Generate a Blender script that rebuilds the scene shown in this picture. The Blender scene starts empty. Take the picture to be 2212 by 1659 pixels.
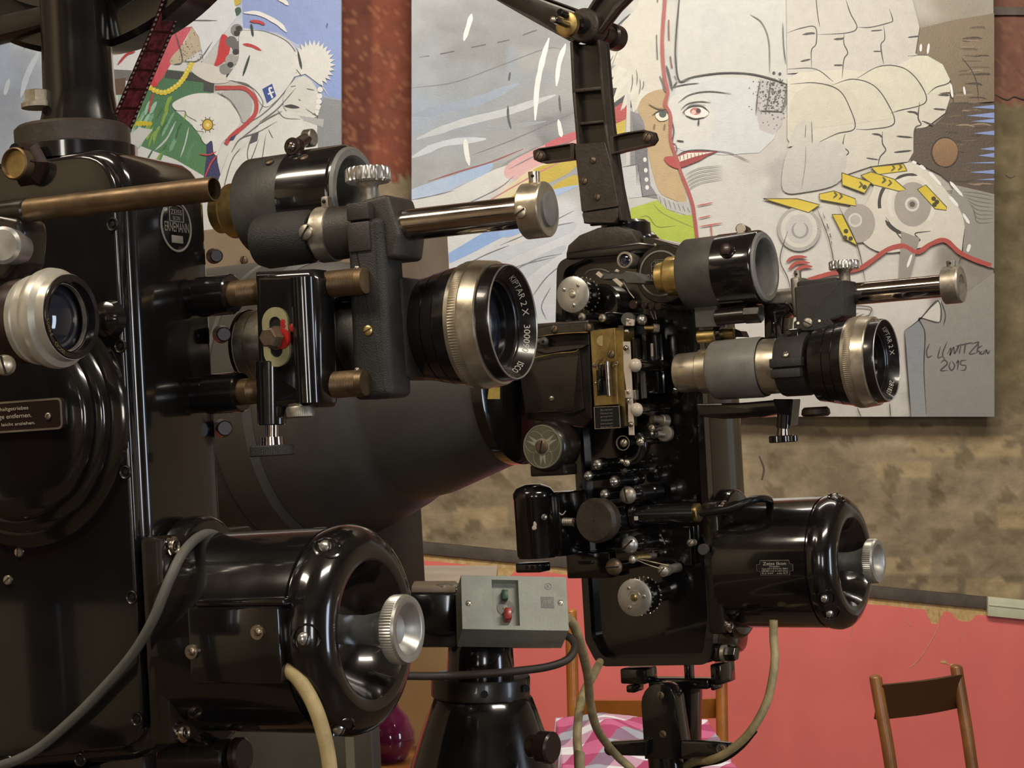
import bpy, bmesh, math, random
from mathutils import Vector, Matrix, noise
from mathutils.geometry import tessellate_polygon
V = Vector
random.seed(7)
scene = bpy.context.scene
COL = scene.collection
# ---------------------------------------------------------------- camera
F = 4000.0; CX = 1106.0; CY = 829.5; CAMH = 1.6
cam = bpy.data.cameras.new('camera'); cam.sensor_width = 36.0; cam.lens = F*36.0/2212.0
camo = bpy.data.objects.new('camera', cam); COL.objects.link(camo)
camo.location = (0, 0, CAMH); camo.rotation_euler = (math.pi/2, 0, 0)
cam.clip_start = 0.05
scene.camera = camo
# ---------------------------------------------------------------- world, lights, exposure
w = bpy.data.worlds.new('world'); scene.world = w; w.use_nodes = True
w.node_tree.nodes['Background'].inputs[0].default_value = (1.0, .93, .82, 1)
w.node_tree.nodes['Background'].inputs[1].default_value = 0.25
scene.view_settings.view_transform = 'Standard'; scene.view_settings.look = 'None'
scene.view_settings.exposure = 0.0; scene.view_settings.gamma = 1.0
scene.view_settings.use_curve_mapping = False
def area(name, loc, target, sx, sy, power, col):
    l = bpy.data.lights.new(name, 'AREA'); l.shape = 'RECTANGLE'; l.size = sx; l.size_y = sy
    l.energy = power; l.color = col
    o = bpy.data.objects.new(name, l); COL.objects.link(o); o.location = loc
    o.rotation_euler = (V(target)-V(loc)).to_track_quat('-Z', 'Y').to_euler()
    return o
area('ceiling_lamp', (0.5, 3.6, 3.4), (0.7, 5.8, 1.5), 2.6, .6, 94, (1, .94, .84))
area('ceiling_lamp', (-1.4, 0.9, 3.4), (-.3, 2.2, 1.3), 1.2, .3, 30, (1, .86, .68))
area('ceiling_lamp', (1.3, 0.8, 3.4), (.5, 2.5, 1.3), 1.2, .3, 30, (1, .9, .76))
area('left_wall_fill', (-2.4, -.6, 3.2), (-4.2, -.8, 1.5), .3, 1.2, 52, (1, .9, .74))  # added unseen fill: brightens the left wall so metal parts reflect it
area('window_light', (-.9, -2.9, 2.2), (-.1, 2.0, 1.3), .5, 1.2, 26, (1, .93, .82))
area('window_light', (3.2, 0.9, 1.6), (.2, 2.2, 1.2), .5, 1.3, 18, (.7, .82, 1))
area('window_light', (1.3, -2.9, 2.0), (.4, 3, 1.2), .6, 1.2, 24, (.95, .96, 1))
# ---------------------------------------------------------------- helpers
def lin(c): return c/12.92 if c <= .04045 else ((c+.055)/1.055)**2.4
def hexc(h, k=1.0):
    h = h.lstrip('#'); return tuple(lin(int(h[i:i+2], 16)/255)*k for i in (0, 2, 4))
MATS = {}
def mat(name, col, rough=.5, metal=0.0, bump=0.0, bscale=60, var=0.0, vscale=8, col2=None, coat=0.0, rvar=0.0, spec=.5):
    m = bpy.data.materials.new(name); m.use_nodes = True; nt = m.node_tree; n = nt.nodes
    b = n['Principled BSDF']
    c = hexc(col) if isinstance(col, str) else col
    b.inputs['Base Color'].default_value = (*c, 1); b.inputs['Roughness'].default_value = rough
    b.inputs['Metallic'].default_value = metal; b.inputs['Coat Weight'].default_value = coat
    b.inputs['Coat Roughness'].default_value = .06; b.inputs['Specular IOR Level'].default_value = spec
    tc = n.new('ShaderNodeTexCoord')
    if var or col2:
        nz = n.new('ShaderNodeTexNoise'); nz.inputs['Scale'].default_value = vscale; nz.inputs['Detail'].default_value = 8
        nz.inputs['Roughness'].default_value = .65
        nt.links.new(tc.outputs['Object'], nz.inputs['Vector'])
        r = n.new('ShaderNodeValToRGB'); r.color_ramp.elements[0].position = .38; r.color_ramp.elements[1].position = .66
        c2 = hexc(col2) if col2 else tuple(min(1, x*(1+var)) for x in c)
        c1 = c if col2 else tuple(x*(1-var) for x in c)
        r.color_ramp.elements[0].color = (*c1, 1); r.color_ramp.elements[1].color = (*c2, 1)
        nt.links.new(nz.outputs['Fac'], r.inputs['Fac']); nt.links.new(r.outputs['Color'], b.inputs['Base Color'])
    if rvar:
        nz2 = n.new('ShaderNodeTexNoise'); nz2.inputs['Scale'].default_value = vscale*2.5; nz2.inputs['Detail'].default_value = 6
        nt.links.new(tc.outputs['Object'], nz2.inputs['Vector'])
        mr = n.new('ShaderNodeMapRange'); mr.inputs['To Min'].default_value = max(.03, rough-rvar); mr.inputs['To Max'].default_value = rough+rvar
        mr.inputs['From Min'].default_value = .3; mr.inputs['From Max'].default_value = .7
        nt.links.new(nz2.outputs['Fac'], mr.inputs['Value']); nt.links.new(mr.outputs['Result'], b.inputs['Roughness'])
    if bump:
        nb = n.new('ShaderNodeTexNoise'); nb.inputs['Scale'].default_value = bscale; nb.inputs['Detail'].default_value = 5
        nt.links.new(tc.outputs['Object'], nb.inputs['Vector'])
        bp = n.new('ShaderNodeBump'); bp.inputs['Strength'].default_value = bump; bp.inputs['Distance'].default_value = .002
        nt.links.new(nb.outputs['Fac'], bp.inputs['Height']); nt.links.new(bp.outputs['Normal'], b.inputs['Normal'])
    MATS[name] = m; return m
mat('enamel', (.009, .0085, .0085), .17, coat=.8, rvar=.06, vscale=9, bump=.03, bscale=25)
mat('enamel_warm', (.017, .013, .0095), .33, coat=.3, rvar=.1, vscale=14, bump=.05, bscale=40)
mat('brown_casting', (.05, .038, .028), .48, bump=.25, bscale=220, var=.25, vscale=30)
mat('crackle', (.03, .029, .027), .5, bump=.5, bscale=900, var=.15, vscale=60)
mat('crackle_brown', (.05, .044, .038), .45, bump=.3, bscale=900, var=.2, vscale=30)
mat('lamp_grey', (.075, .072, .065), .42, bump=.15, bscale=700, var=.2, vscale=6)
mat('lamp_tan', (.3, .235, .17), .5, bump=.1, bscale=300, var=.15, vscale=8)
mat('grey_paint', (.2, .195, .18), .42, bump=.12, bscale=500, var=.15, vscale=30)
mat('grey_dark', (.09, .088, .08), .45, bump=.15, bscale=400, var=.2, vscale=25)
mat('nickel', (.64, .58, .46), .33, .85, rvar=.12, vscale=22, var=.14, bump=.05, bscale=120)
mat('nickel_dull', (.46, .42, .35), .45, .8, rvar=.1, vscale=40, var=.3, bump=.1, bscale=200)
mat('steel', (.66, .64, .6), .26, .85, rvar=.06, vscale=30, var=.08)
mat('chrome', (.5, .45, .42), .13, 1, rvar=.05, vscale=12, var=.25)
mat('pale_metal', (.6, .58, .5), .35, .4, rvar=.08, vscale=40, var=.12)
mat('nickel_knurl', (.36, .31, .23), .5, .6, var=.2, vscale=60)
mat('line_grey', (.36, .36, .28), .5)
mat('aluminium', (.6, .6, .57), .36, .8, rvar=.08, vscale=30, var=.1)
mat('brass', (.76, .57, .22), .3, .85, rvar=.1, vscale=25, var=.22)
mat('brass_old', (.48, .36, .15), .42, 1, rvar=.1, vscale=30, var=.3)
mat('brass_brown', (.2, .135, .075), .45, .75, rvar=.12, vscale=18, var=.35, bump=.05, bscale=90)
mat('screw_steel', (.5, .44, .36), .35, 1, var=.2, vscale=80)
mat('screw_brown', (.2, .145, .1), .45, .6, var=.2, vscale=80)
mat('dark', (.004, .004, .004), .7)
mat('lens_black', (.01, .0085, .0085), .25, coat=.4, rvar=.08, vscale=30)
mat('white_ink', (.62, .58, .48), .6)
mat('pale_ink', (.25, .24, .21), .6)
mat('ivory', (.66, .58, .48), .35, coat=.3)
mat('red_paint', (.45, .025, .02), .3, coat=.4)
mat('red_plastic', (.38, .03, .02), .35, coat=.3)
mat('green_plastic', (.02, .09, .05), .4)
mat('box_grey', (.36, .385, .33), .42, bump=.08, bscale=400, var=.13, vscale=25)
mat('cable_cream', '#b9a676', .5, var=.22, vscale=40, bump=.1, bscale=100)
mat('cable_olive', '#b0a178', .5, var=.3, vscale=35, bump=.1, bscale=100)
mat('cable_grey', (.13, .13, .115), .55, var=.1, vscale=30)
mat('cable_brown', (.05, .04, .03), .5, var=.2, vscale=30)
mat('cable_black', (.012, .012, .012), .35)
mat('wood_chair', '#6b4420', .38, coat=.3, col2='#87592c', vscale=12)
mat('wood_dark', '#4a2f18', .42, coat=.2, var=.12, vscale=10)
mat('plywood', '#cfa566', .5, col2='#dcb77b', vscale=6)
mat('wood_orange', '#9a5f25', .35, coat=.3, var=.2, vscale=9)
mat('olive_enamel', (.38, .36, .2), .4, var=.12, vscale=40)
mat('disc_pattern', (.16, .155, .105), .5, .2, var=.12, vscale=60)
mat('magenta_glaze', (.16, .015, .06), .08, coat=1)
mat('bakelite', (.025, .012, .01), .35, coat=.2)
mat('tape', '#b6a255', .5, var=.2, vscale=60)
mat('trunk_white', '#b9b9a0', .4, var=.06, vscale=20)
mat('film_base', (.035, .006, .008), .16, coat=.5)
mat('film_frame', (.12, .02, .028), .25, var=.6, vscale=150)
mat('film_edge', (.28, .22, .2), .25, var=.4, vscale=150)
g = mat('lens_glass', (.02, .025, .04), .03, coat=1)
def glassmat(name, col, rough=.02):
    m = bpy.data.materials.new(name); m.use_nodes = True; b = m.node_tree.nodes['Principled BSDF']
    b.inputs['Base Color'].default_value = (*col, 1); b.inputs['Transmission Weight'].default_value = .6
    b.inputs['Roughness'].default_value = rough; b.inputs['IOR'].default_value = 1.5; MATS[name] = m
glassmat('clear_glass', (.35, .4, .42))

def catmull(pts, n=8, closed=False):
    pts = [V(p) for p in pts]; out = []; N = len(pts)
    rng = range(N if closed else N-1)
    for i in rng:
        if closed: p0, p1, p2, p3 = pts[i-1], pts[i], pts[(i+1) % N], pts[(i+2) % N]
        else:
            p1, p2 = pts[i], pts[i+1]
            p0 = pts[i-1] if i else p1*2-p2
            p3 = pts[i+2] if i+2 < N else p2*2-p1
        for k in range(n):
            t = k/n
            out.append(.5*((2*p1)+(p2-p0)*t+(2*p0-5*p1+4*p2-p3)*t*t+(3*p1-p0-3*p2+p3)*t**3))
    if not closed: out.append(pts[-1])
    return out
def perp(ax):
    ax = V(ax).normalized()
    t = V((0, 0, 1)) if abs(ax.z) < .8 else V((0, 1, 0))
    e1 = ax.cross(t).normalized(); return ax, e1, ax.cross(e1)
def round_poly(pts, r, n=6):
    out = []; N = len(pts)
    rr = r if isinstance(r, (list, tuple)) else [r]*N
    for i in range(N):
        p = V(pts[i]); a = V(pts[i-1])-p; b = V(pts[(i+1) % N])-p
        if rr[i] <= 0: out.append(p); continue
        la, lb = a.length, b.length; a.normalize(); b.normalize()
        ang = a.angle(b); d = min(rr[i]/math.tan(ang/2), la*.49, lb*.49)
        s, e = p+a*d, p+b*d
        for k in range(n+1):
            t = k/n; out.append(s*(1-t)**2+p*2*t*(1-t)+e*t*t)
    return out
class MB:
    def __init__(s, m='enamel'):
        s.bm = bmesh.new(); s.mats = []; s.cur = 0; s.mat(m)
    def mat(s, m):
        if m not in s.mats: s.mats.append(m)
        s.cur = s.mats.index(m); return s
    def face(s, vs):
        try: f = s.bm.faces.new(vs)
        except ValueError: return
        f.material_index = s.cur; f.smooth = True
    def add(s, t):
        vm = {v: s.bm.verts.new(v.co) for v in t.verts}
        for f in t.faces: s.face([vm[v] for v in f.verts])
        t.free()
    def lathe(s, c, ax, prof, seg=48, caps=True, kn=(), amp=.04, kp=1, arc=None):
        c = V(c); ax, e1, e2 = perp(ax); rings = []
        for i, (t, r) in enumerate(prof):
            if r < 1e-6: rings.append([s.bm.verts.new(c+ax*t)])
            else:
                ring = []
                for j in range(seg):
                    a = 2*math.pi*j/seg
                    q = r*(1-amp*((j//kp) % 2)) if i in kn else r
                    ring.append(s.bm.verts.new(c+ax*t+(e1*math.cos(a)+e2*math.sin(a))*q))
                rings.append(ring)
        for A, B in zip(rings, rings[1:]):
            for j in range(seg):
                k = (j+1) % seg
                if len(A) == 1 and len(B) == 1: break
                if len(A) == 1: s.face([A[0], B[j], B[k]])
                elif len(B) == 1: s.face([A[j], B[0], A[k]])
                else: s.face([A[j], B[j], B[k], A[k]])
        if caps:
            if len(rings[0]) > 1: s.face(rings[0])
            if len(rings[-1]) > 1: s.face(rings[-1][::-1])
        return s
    def rod(s, p0, p1, r0, r1=None, seg=32, bev=0):
        p0, p1 = V(p0), V(p1); L = (p1-p0).length; r1 = r0 if r1 is None else r1
        pr = [(0, r0), (L, r1)] if not bev else [(0, r0-bev), (bev, r0), (L-bev, r1), (L, r1-bev)]
        return s.lathe(p0, p1-p0, pr, seg)
    def thread(s, p0, p1, r, pitch=.0016, amp=.06, seg=32):
        p0, p1 = V(p0), V(p1); L = (p1-p0).length; n = max(4, int(L/pitch)*2)
        return s.lathe(p0, p1-p0, [(L*i/n, r*(1-amp*(i % 2))) for i in range(n+1)], seg)
    def obox(s, c, ex, ey, ez, bev=0, bs=2):
        c, ex, ey, ez = V(c), V(ex), V(ey), V(ez); t = bmesh.new()
        vs = [t.verts.new(c+ex*a+ey*b+ez*d) for a in (-1, 1) for b in (-1, 1) for d in (-1, 1)]
        for q in ((0, 1, 3, 2), (4, 6, 7, 5), (0, 4, 5, 1), (2, 3, 7, 6), (0, 2, 6, 4), (1, 5, 7, 3)): t.faces.new([vs[i] for i in q])
        if bev: bmesh.ops.bevel(t, geom=t.edges[:], offset=bev, segments=bs, affect='EDGES', profile=.5)
        s.add(t); return s
    def box(s, lo, hi, bev=0, bs=2):
        lo, hi = V(lo), V(hi); h = (hi-lo)/2
        for i in range(3): h[i] = abs(h[i])
        return s.obox((lo+hi)/2, (h.x, 0, 0), (0, h.y, 0), (0, 0, h.z), bev, bs)
    def prism(s, pts, vec, bev=0, bs=2, taper=None):
        pts = [V(p) for p in pts]; vec = V(vec); t = bmesh.new()
        A = [t.verts.new(p) for p in pts]
        B = [t.verts.new(p+vec) for p in pts]
        fa = t.faces.new(A); fb = t.faces.new(B[::-1])
        N = len(pts)
        for i in range(N): t.faces.new([A[i], B[i], B[(i+1) % N], A[(i+1) % N]][::-1])
        bmesh.ops.recalc_face_normals(t, faces=t.faces[:])
        if bev:
            es = list(set(fa.edges) | set(fb.edges))
            bmesh.ops.bevel(t, geom=es, offset=bev, segments=bs, affect='EDGES', profile=.5)
        bmesh.ops.triangulate(t, faces=[f for f in t.faces if len(f.verts) > 4])
        s.add(t); return s
    def ring_prism(s, outer, inner, vec):
        vec = V(vec); N = len(outer)
        O = [s.bm.verts.new(V(p)) for p in outer]; I = [s.bm.verts.new(V(p)) for p in inner]
        O2 = [s.bm.verts.new(V(p)+vec) for p in outer]; I2 = [s.bm.verts.new(V(p)+vec) for p in inner]
        for i in range(N):
            k = (i+1) % N
            s.face([O[i], O[k], I[k], I[i]]); s.face([O2[i], I2[i], I2[k], O2[k]])
            s.face([O[i], O2[i], O2[k], O[k]]); s.face([I[i], I[k], I2[k], I2[i]])
        return s
    def sphere(s, c, r, sc=(1, 1, 1), seg=24):
        t = bmesh.new(); bmesh.ops.create_uvsphere(t, u_segments=seg, v_segments=seg//2+2, radius=1)
        for v in t.verts: v.co = V(c)+V((v.co.x*r*sc[0], v.co.y*r*sc[1], v.co.z*r*sc[2]))
        s.add(t); return s
    def tube(s, pts, r, seg=14, sm=8):
        pts = catmull(pts, sm) if sm else [V(p) for p in pts]
        T = [(pts[min(i+1, len(pts)-1)]-pts[max(i-1, 0)]).normalized() for i in range(len(pts))]
        _, e1, _ = perp(T[0]); rings = []
        for p, t in zip(pts, T):
            e1 = (e1-t*e1.dot(t)).normalized(); e2 = t.cross(e1)
            rings.append([s.bm.verts.new(p+(e1*math.cos(2*math.pi*j/seg)+e2*math.sin(2*math.pi*j/seg))*r) for j in range(seg)])
        for A, B in zip(rings, rings[1:]):
            for j in range(seg): s.face([A[j], A[(j+1) % seg], B[(j+1) % seg], B[j]])
        s.face(rings[0]); s.face(rings[-1][::-1]); return s
    def screw(s, c, ax, r, m='screw_steel', h=None, ang=.7, dome=.5):
        c = V(c); ax, e1, e2 = perp(ax); h = h or r*.55; s.mat(m)
        s.lathe(c, ax, [(0, r), (h*.5, r), (h*.8, r*.86), (h, r*.5), (h*1.05, 0)], 20, caps=False)
        d = e1*math.cos(ang)+e2*math.sin(ang); q = ax.cross(d)
        s.mat('dark'); s.obox(c+ax*h*.93, d*r*.88, q*r*.1, ax*h*.15)
        return s
    def hexbolt(s, c, ax, r, h, m='screw_steel'):
        s.mat(m); s.lathe(c, ax, [(0, r*1.15), (h*.15, r*1.15), (h*.15, r), (h*.92, r), (h, r*.85)], 6); return s
    def socket(s, c, ax, r, m='enamel'):
        s.mat(m); s.lathe(c, ax, [(0, r), (r*.35, r), (r*.45, r*.9), (r*.3, r*.7), (r*.1, r*.62)], 20, caps=False)
        s.mat('dark'); s.lathe(c, ax, [(r*.1, r*.66), (r*.1, 0)], 20, caps=False)
        s.mat(m); s.lathe(c, ax, [(r*.1, r*.42), (r*.32, r*.42), (r*.36, r*.3)], 12, caps=False)
        s.mat('dark'); s.lathe(c, ax, [(r*.33, r*.26), (r*.33, 0)], 6, caps=False)
        return s
    def text(s, txt, c, e1, e2, h, depth=.0003, wid=None, sx=1.0):
        vs, fs = text_geo(txt); c, e1, e2 = V(c), V(e1).normalized(), V(e2).normalized(); nrm = e1.cross(e2)
        x0, x1 = min(v[0] for v in vs), max(v[0] for v in vs); y1 = max(v[1] for v in vs); y0 = min(v[1] for v in vs)
        k = h/(y1-y0); kx = wid/(x1-x0) if wid else k*sx
        out = [s.bm.verts.new(c+e1*((v[0]-(x0+x1)/2)*kx)+e2*((v[1]-(y0+y1)/2)*k)+nrm*depth) for v in vs]
        for f in fs: s.face([out[i] for i in f])
        return s
    def ring_text(s, txt, c, R, h, th0, slope=0.0, lift=.0003, sp=1.0):
        # text running clockwise round the +x axis, tops outwards; right = +y, up = +z
        vs, fs = text_geo(txt); y1 = .72; x0 = min(v[0] for v in vs); k = h/y1; out = []
        for v in vs:
            a = th0-(v[0]-x0)*k*sp/R; rr = R+v[1]*k
            out.append(s.bm.verts.new(V(c)+V((lift+slope*v[1]*k, rr*math.cos(a), rr*math.sin(a)))))
        for f in fs: s.face([out[i] for i in f])
        return s
    def build(s, name, parent=None, origin=None, label=None, sharp=35, off=None):
        bm = s.bm
        bm.normal_update()
        ca = math.radians(sharp)
        for e in bm.edges:
            if len(e.link_faces) == 2 and e.calc_face_angle(0) > ca: e.smooth = False
        if origin is not None:
            for v in bm.verts: v.co -= V(origin)
        me = bpy.data.meshes.new(name); bm.to_mesh(me); bm.free()
        for m in s.mats: me.materials.append(MATS[m])
        o = bpy.data.objects.new(name, me); COL.objects.link(o)
        if origin is not None: o.location = origin
        if parent is not None:
            o.parent = parent
            if 'off' in parent: o.location = -V(parent['off'])
        if label: o['label'] = label
        return o
_tc = {}
def text_geo(txt):
    if txt in _tc: return _tc[txt]
    cu = bpy.data.curves.new('t', 'FONT'); cu.body = txt; cu.resolution_u = 3
    ob = bpy.data.objects.new('t', cu); COL.objects.link(ob)
    bpy.context.view_layer.update()
    me = bpy.data.meshes.new_from_object(ob)
    r = ([tuple(v.co) for v in me.vertices], [tuple(p.vertices) for p in me.polygons])
    bpy.data.objects.remove(ob); bpy.data.curves.remove(cu); bpy.data.meshes.remove(me)
    _tc[txt] = r; return r
def W(px, py, d): return V(((px-CX)/F*d, d, CAMH-(py-CY)/F*d))
class Fr:
    def __init__(s, px, py, d, phi, tau, off):
        p = math.radians(phi); t = math.radians(tau); s.phi = phi
        s.a = V((math.cos(p)*math.cos(t), -math.sin(p)*math.cos(t), math.sin(t)))
        s.n = V((math.sin(p), math.cos(p), 0)); s.u = s.a.cross(s.n)
        s.O = W(px, py, d); s.off = V(off)
        s.M = Matrix((s.a, s.n, s.u)).transposed(); s.Mi = s.M.transposed()
        s.o = s.Mi @ (V((0, 0, CAMH))-s.O)
    def ray(s, px, py): return s.Mi @ V(((px-CX)/F, 1, -(py-CY)/F))
    def P(s, px, py, y): d = s.ray(px, py); return s.o+d*((y-s.o.y)/d.y)
    def PX(s, px, py, x): d = s.ray(px, py); return s.o+d*((x-s.o.x)/d.x)
    def dep(s, v): return (s.O+s.M @ V(v)).y
    def k(s, v): return s.dep(v)/F
    def C(s, px, r, py, y):
        """centre point and radius of an x-axis circle whose left rim shows at px, radius r pixels"""
        al = math.degrees(math.atan((px-CX)/F)); c = s.P(px+r*math.sin(math.radians(s.phi-al)), py, y)
        return c, r*s.k(c)
    def prof(s, lst, y, z=None):
        """list of (left px, radius px, centre py) -> profile along x, centre z"""
        out = []; zs = []
        for px, r, py in lst:
            c, rr = s.C(px, abs(r), py, y); out.append((c.x, rr)); zs.append(c.z)
        return out, (sum(zs)/len(zs) if z is None else z)
    def empty(s, name, label, cat, group=None):
        e = bpy.data.objects.new(name, None); COL.objects.link(e)
        M = s.M.to_4x4(); M.translation = s.O+s.M @ s.off; e.matrix_world = M
        e['off'] = list(s.off); e['label'] = label; e['category'] = cat
        if group: e['group'] = group
        return e
def thing(name, label, cat, loc, group=None):
    e = bpy.data.objects.new(name, None); COL.objects.link(e); e.location = loc; e['off'] = list(loc)
    e['label'] = label; e['category'] = cat
    if group: e['group'] = group
    e.empty_display_size = .1
    return e
def tag(o, label, cat, group=None):
    o['label'] = label; o['category'] = cat
    if group: o['group'] = group
    return o
def struct(o): o['kind'] = 'structure'; return o
# ---------------------------------------------------------------- colour-attribute material for painted things
def attrmat(name, rough, bump, bscale, amt, vscale, spec=.4, k=1.0):
    m = bpy.data.materials.new(name); m.use_nodes = True; nt = m.node_tree; n = nt.nodes; b = n['Principled BSDF']
    b.inputs['Roughness'].default_value = rough; b.inputs['Specular IOR Level'].default_value = spec
    at = n.new('ShaderNodeAttribute'); at.attribute_name = 'Col'
    tc = n.new('ShaderNodeTexCoord'); nz = n.new('ShaderNodeTexNoise'); nz.inputs['Scale'].default_value = vscale
    nz.inputs['Detail'].default_value = 9; nz.inputs['Roughness'].default_value = .7
    nt.links.new(tc.outputs['Object'], nz.inputs['Vector'])
    mr = n.new('ShaderNodeMapRange'); mr.inputs['From Min'].default_value = .3; mr.inputs['From Max'].default_value = .7
    mr.inputs['To Min'].default_value = (1-amt)*k; mr.inputs['To Max'].default_value = (1+amt)*k
    nt.links.new(nz.outputs['Fac'], mr.inputs['Value'])
    mx = n.new('ShaderNodeMix'); mx.data_type = 'RGBA'; mx.blend_type = 'MULTIPLY'; mx.inputs[0].default_value = 1
    nt.links.new(at.outputs['Color'], mx.inputs[6]); nt.links.new(mr.outputs['Result'], mx.inputs[7])
    nt.links.new(mx.outputs[2], b.inputs['Base Color'])
    nb = n.new('ShaderNodeTexNoise'); nb.inputs['Scale'].default_value = bscale; nb.inputs['Detail'].default_value = 6
    nt.links.new(tc.outputs['Object'], nb.inputs['Vector'])
    bp = n.new('ShaderNodeBump'); bp.inputs['Strength'].default_value = bump; bp.inputs['Distance'].default_value = .003
    nt.links.new(nb.outputs['Fac'], bp.inputs['Height']); nt.links.new(bp.outputs['Normal'], b.inputs['Normal'])
    MATS[name] = m
attrmat('painted_canvas', .42, .25, 260, .07, 30, k=.88)
attrmat('wall_plaster', .85, .9, 45, .3, 9, k=.84)
mat('red_panel', '#dc706a', .42, bump=.06, bscale=60, var=.07, vscale=2.2, spec=.4)
mat('chipboard', '#a98a55', .8, bump=.5, bscale=150, col2='#c3a878', vscale=60)
mat('ledge_wood', '#4d443c', .7, bump=.3, bscale=80, var=.25, vscale=15)
mat('canvas_edge', '#9aa09c', .7)
mat('floor_wood', '#5b4530', .5, var=.25, vscale=4)
mat('room_wall', '#b3a38a', .8, var=.1, vscale=3)
mat('room_ceiling', '#8a7c68', .9)
WY = 5.85
def nz(x, y, z=0.0): return noise.noise(V((x, y, z)))
def mixc(a, b, t): t = max(0, min(1, t)); return tuple(a[i]*(1-t)+b[i]*t for i in range(3))
class Paint:
    """flat coloured shapes laid on one another as paint on a surface; coordinates are pixels at depth Y"""
    def __init__(s, Y, step=2.2e-5, clip=None): s.clip = clip; s.v = []; s.f = []; s.c = []; s.Y = Y; s.lay = 0; s.step = step
    def pt(s, x, y):
        if s.clip: x = max(s.clip[0], min(s.clip[1], x)); y = max(s.clip[2], min(s.clip[3], y))
        p = W(x, y, s.Y); p.y -= s.lay*s.step; return p
    def grid(s, x0, y0, x1, y1, nx, ny, fn):
        b = len(s.v)
        for j in range(ny+1):
            for i in range(nx+1):
                x = x0+(x1-x0)*i/nx; y = y0+(y1-y0)*j/ny
                s.v.append(s.pt(x, y)); s.c.append(fn(x, y))
        for j in range(ny):
            for i in range(nx):
                a = b+j*(nx+1)+i; s.f.append((a, a+1, a+nx+2, a+nx+1))
    def poly(s, col, pts, smooth=True, col2=None, n=6):
        s.lay += 1
        p = catmull([V((x, y, 0)) for x, y in pts], n, True) if smooth else [V((x, y, 0)) for x, y in pts]
        b = len(s.v); c = hexc(col); c2 = hexc(col2) if col2 else c
        ys = [q.y for q in p]; a0, a1 = min(ys), max(ys)
        for q in p: s.v.append(s.pt(q.x, q.y)); s.c.append(mixc(c, c2, (q.y-a0)/(a1-a0+1e-6)))
        for t in tessellate_polygon([p]): s.f.append(tuple(b+i for i in t))
    def stroke(s, col, wd, pts, taper=True, smooth=True, dash=None, col2=None, jit=.25):
        s.lay += 1
        p = catmull([V((x, y, 0)) for x, y in pts], 7) if smooth and len(pts) > 2 else [V((x, y, 0)) for x, y in pts]
        if len(p) < 6:
            q = []
            for a, b_ in zip(p, p[1:]): q += [a.lerp(b_, t/6) for t in range(6)]
            p = q+[p[-1]]
        b = len(s.v); c = hexc(col); c2 = hexc(col2) if col2 else c; N = len(p)
        for i, q in enumerate(p):
            t = (p[min(i+1, N-1)]-p[max(i-1, 0)])
            if t.length < 1e-6: t = V((1, 0, 0))
            t.normalize(); nn = V((-t.y, t.x, 0)); f = i/(N-1)
            ww = wd/2*(min(1, .25+4*f, .25+4*(1-f)) if taper else 1)*(1+jit*nz(q.x*.05, q.y*.05, s.lay))
            for sg in (-1, 1):
                r = q+nn*ww*sg; s.v.append(s.pt(r.x, r.y)); s.c.append(mixc(c, c2, f))
        for i in range(N-1):
            if dash and (i//dash) % 2: continue
            a = b+2*i; s.f.append((a, a+1, a+3, a+2))
    def ell(s, col, cx, cy, rx, ry, a0=0, a1=360, n=28):
        s.poly(col, [(cx+rx*math.cos(math.radians(a0+(a1-a0)*i/n)), cy+ry*math.sin(math.radians(a0+(a1-a0)*i/n))) for i in range(n)], False)
    def arc(s, col, wd, cx, cy, rx, ry, a0, a1, **k):
        n = 14; s.stroke(col, wd, [(cx+rx*math.cos(math.radians(a0+(a1-a0)*i/n)), cy+ry*math.sin(math.radians(a0+(a1-a0)*i/n))) for i in range(n+1)], **k)
    def build(s, name, mt, origin, parent=None):
        me = bpy.data.meshes.new(name); o3 = V(origin)
        me.from_pydata([tuple(p-o3) for p in s.v], [], s.f); me.update()
        ca = me.color_attributes.new('Col', 'FLOAT_COLOR', 'POINT')
        for i, c in enumerate(s.c): ca.data[i].color = (*c, 1)
        me.materials.append(MATS[mt])
        for p in me.polygons: p.use_smooth = True
        o = bpy.data.objects.new(name, me); COL.objects.link(o)
        if parent: o.parent = parent
        else: o.location = origin
        return o
def idw(cps, x, y, pw=2.2, ns=.0):
    x += ns*nz(x*.012, y*.02, 3)*60; y += ns*nz(x*.012, y*.02, 9)*60
    sw = 0; c = [0, 0, 0]
    for (a, b, h) in cps:
        q = ((x-a)**2+(y-b)**2+40)**(-pw/2*1.35); sw += q
        for i in range(3): c[i] += h[i]*q
    return tuple(v/sw for v in c)
# ---------------------------------------------------------------- room shell
def slab(name, lo, hi, m):
    o = MB(m).box(lo, hi).build(name, origin=((lo[0]+hi[0])/2, (lo[1]+hi[1])/2, lo[2])); return struct(o)
slab('floor', (-4.2, -3.2, -.1), (4.7, 6.0, 0), 'floor_wood')
slab('ceiling', (-4.2, -3.2, 3.6), (4.7, 6.0, 3.7), 'room_ceiling')
slab('wall_left', (-4.3, -3.2, 0), (-4.2, 6.0, 3.6), 'room_wall')
slab('wall_right', (4.7, -3.2, 0), (4.8, 6.0, 3.6), 'room_wall')
slab('wall_front', (-4.2, -3.3, 0), (4.7, -3.2, 3.6), 'room_wall')
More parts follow.
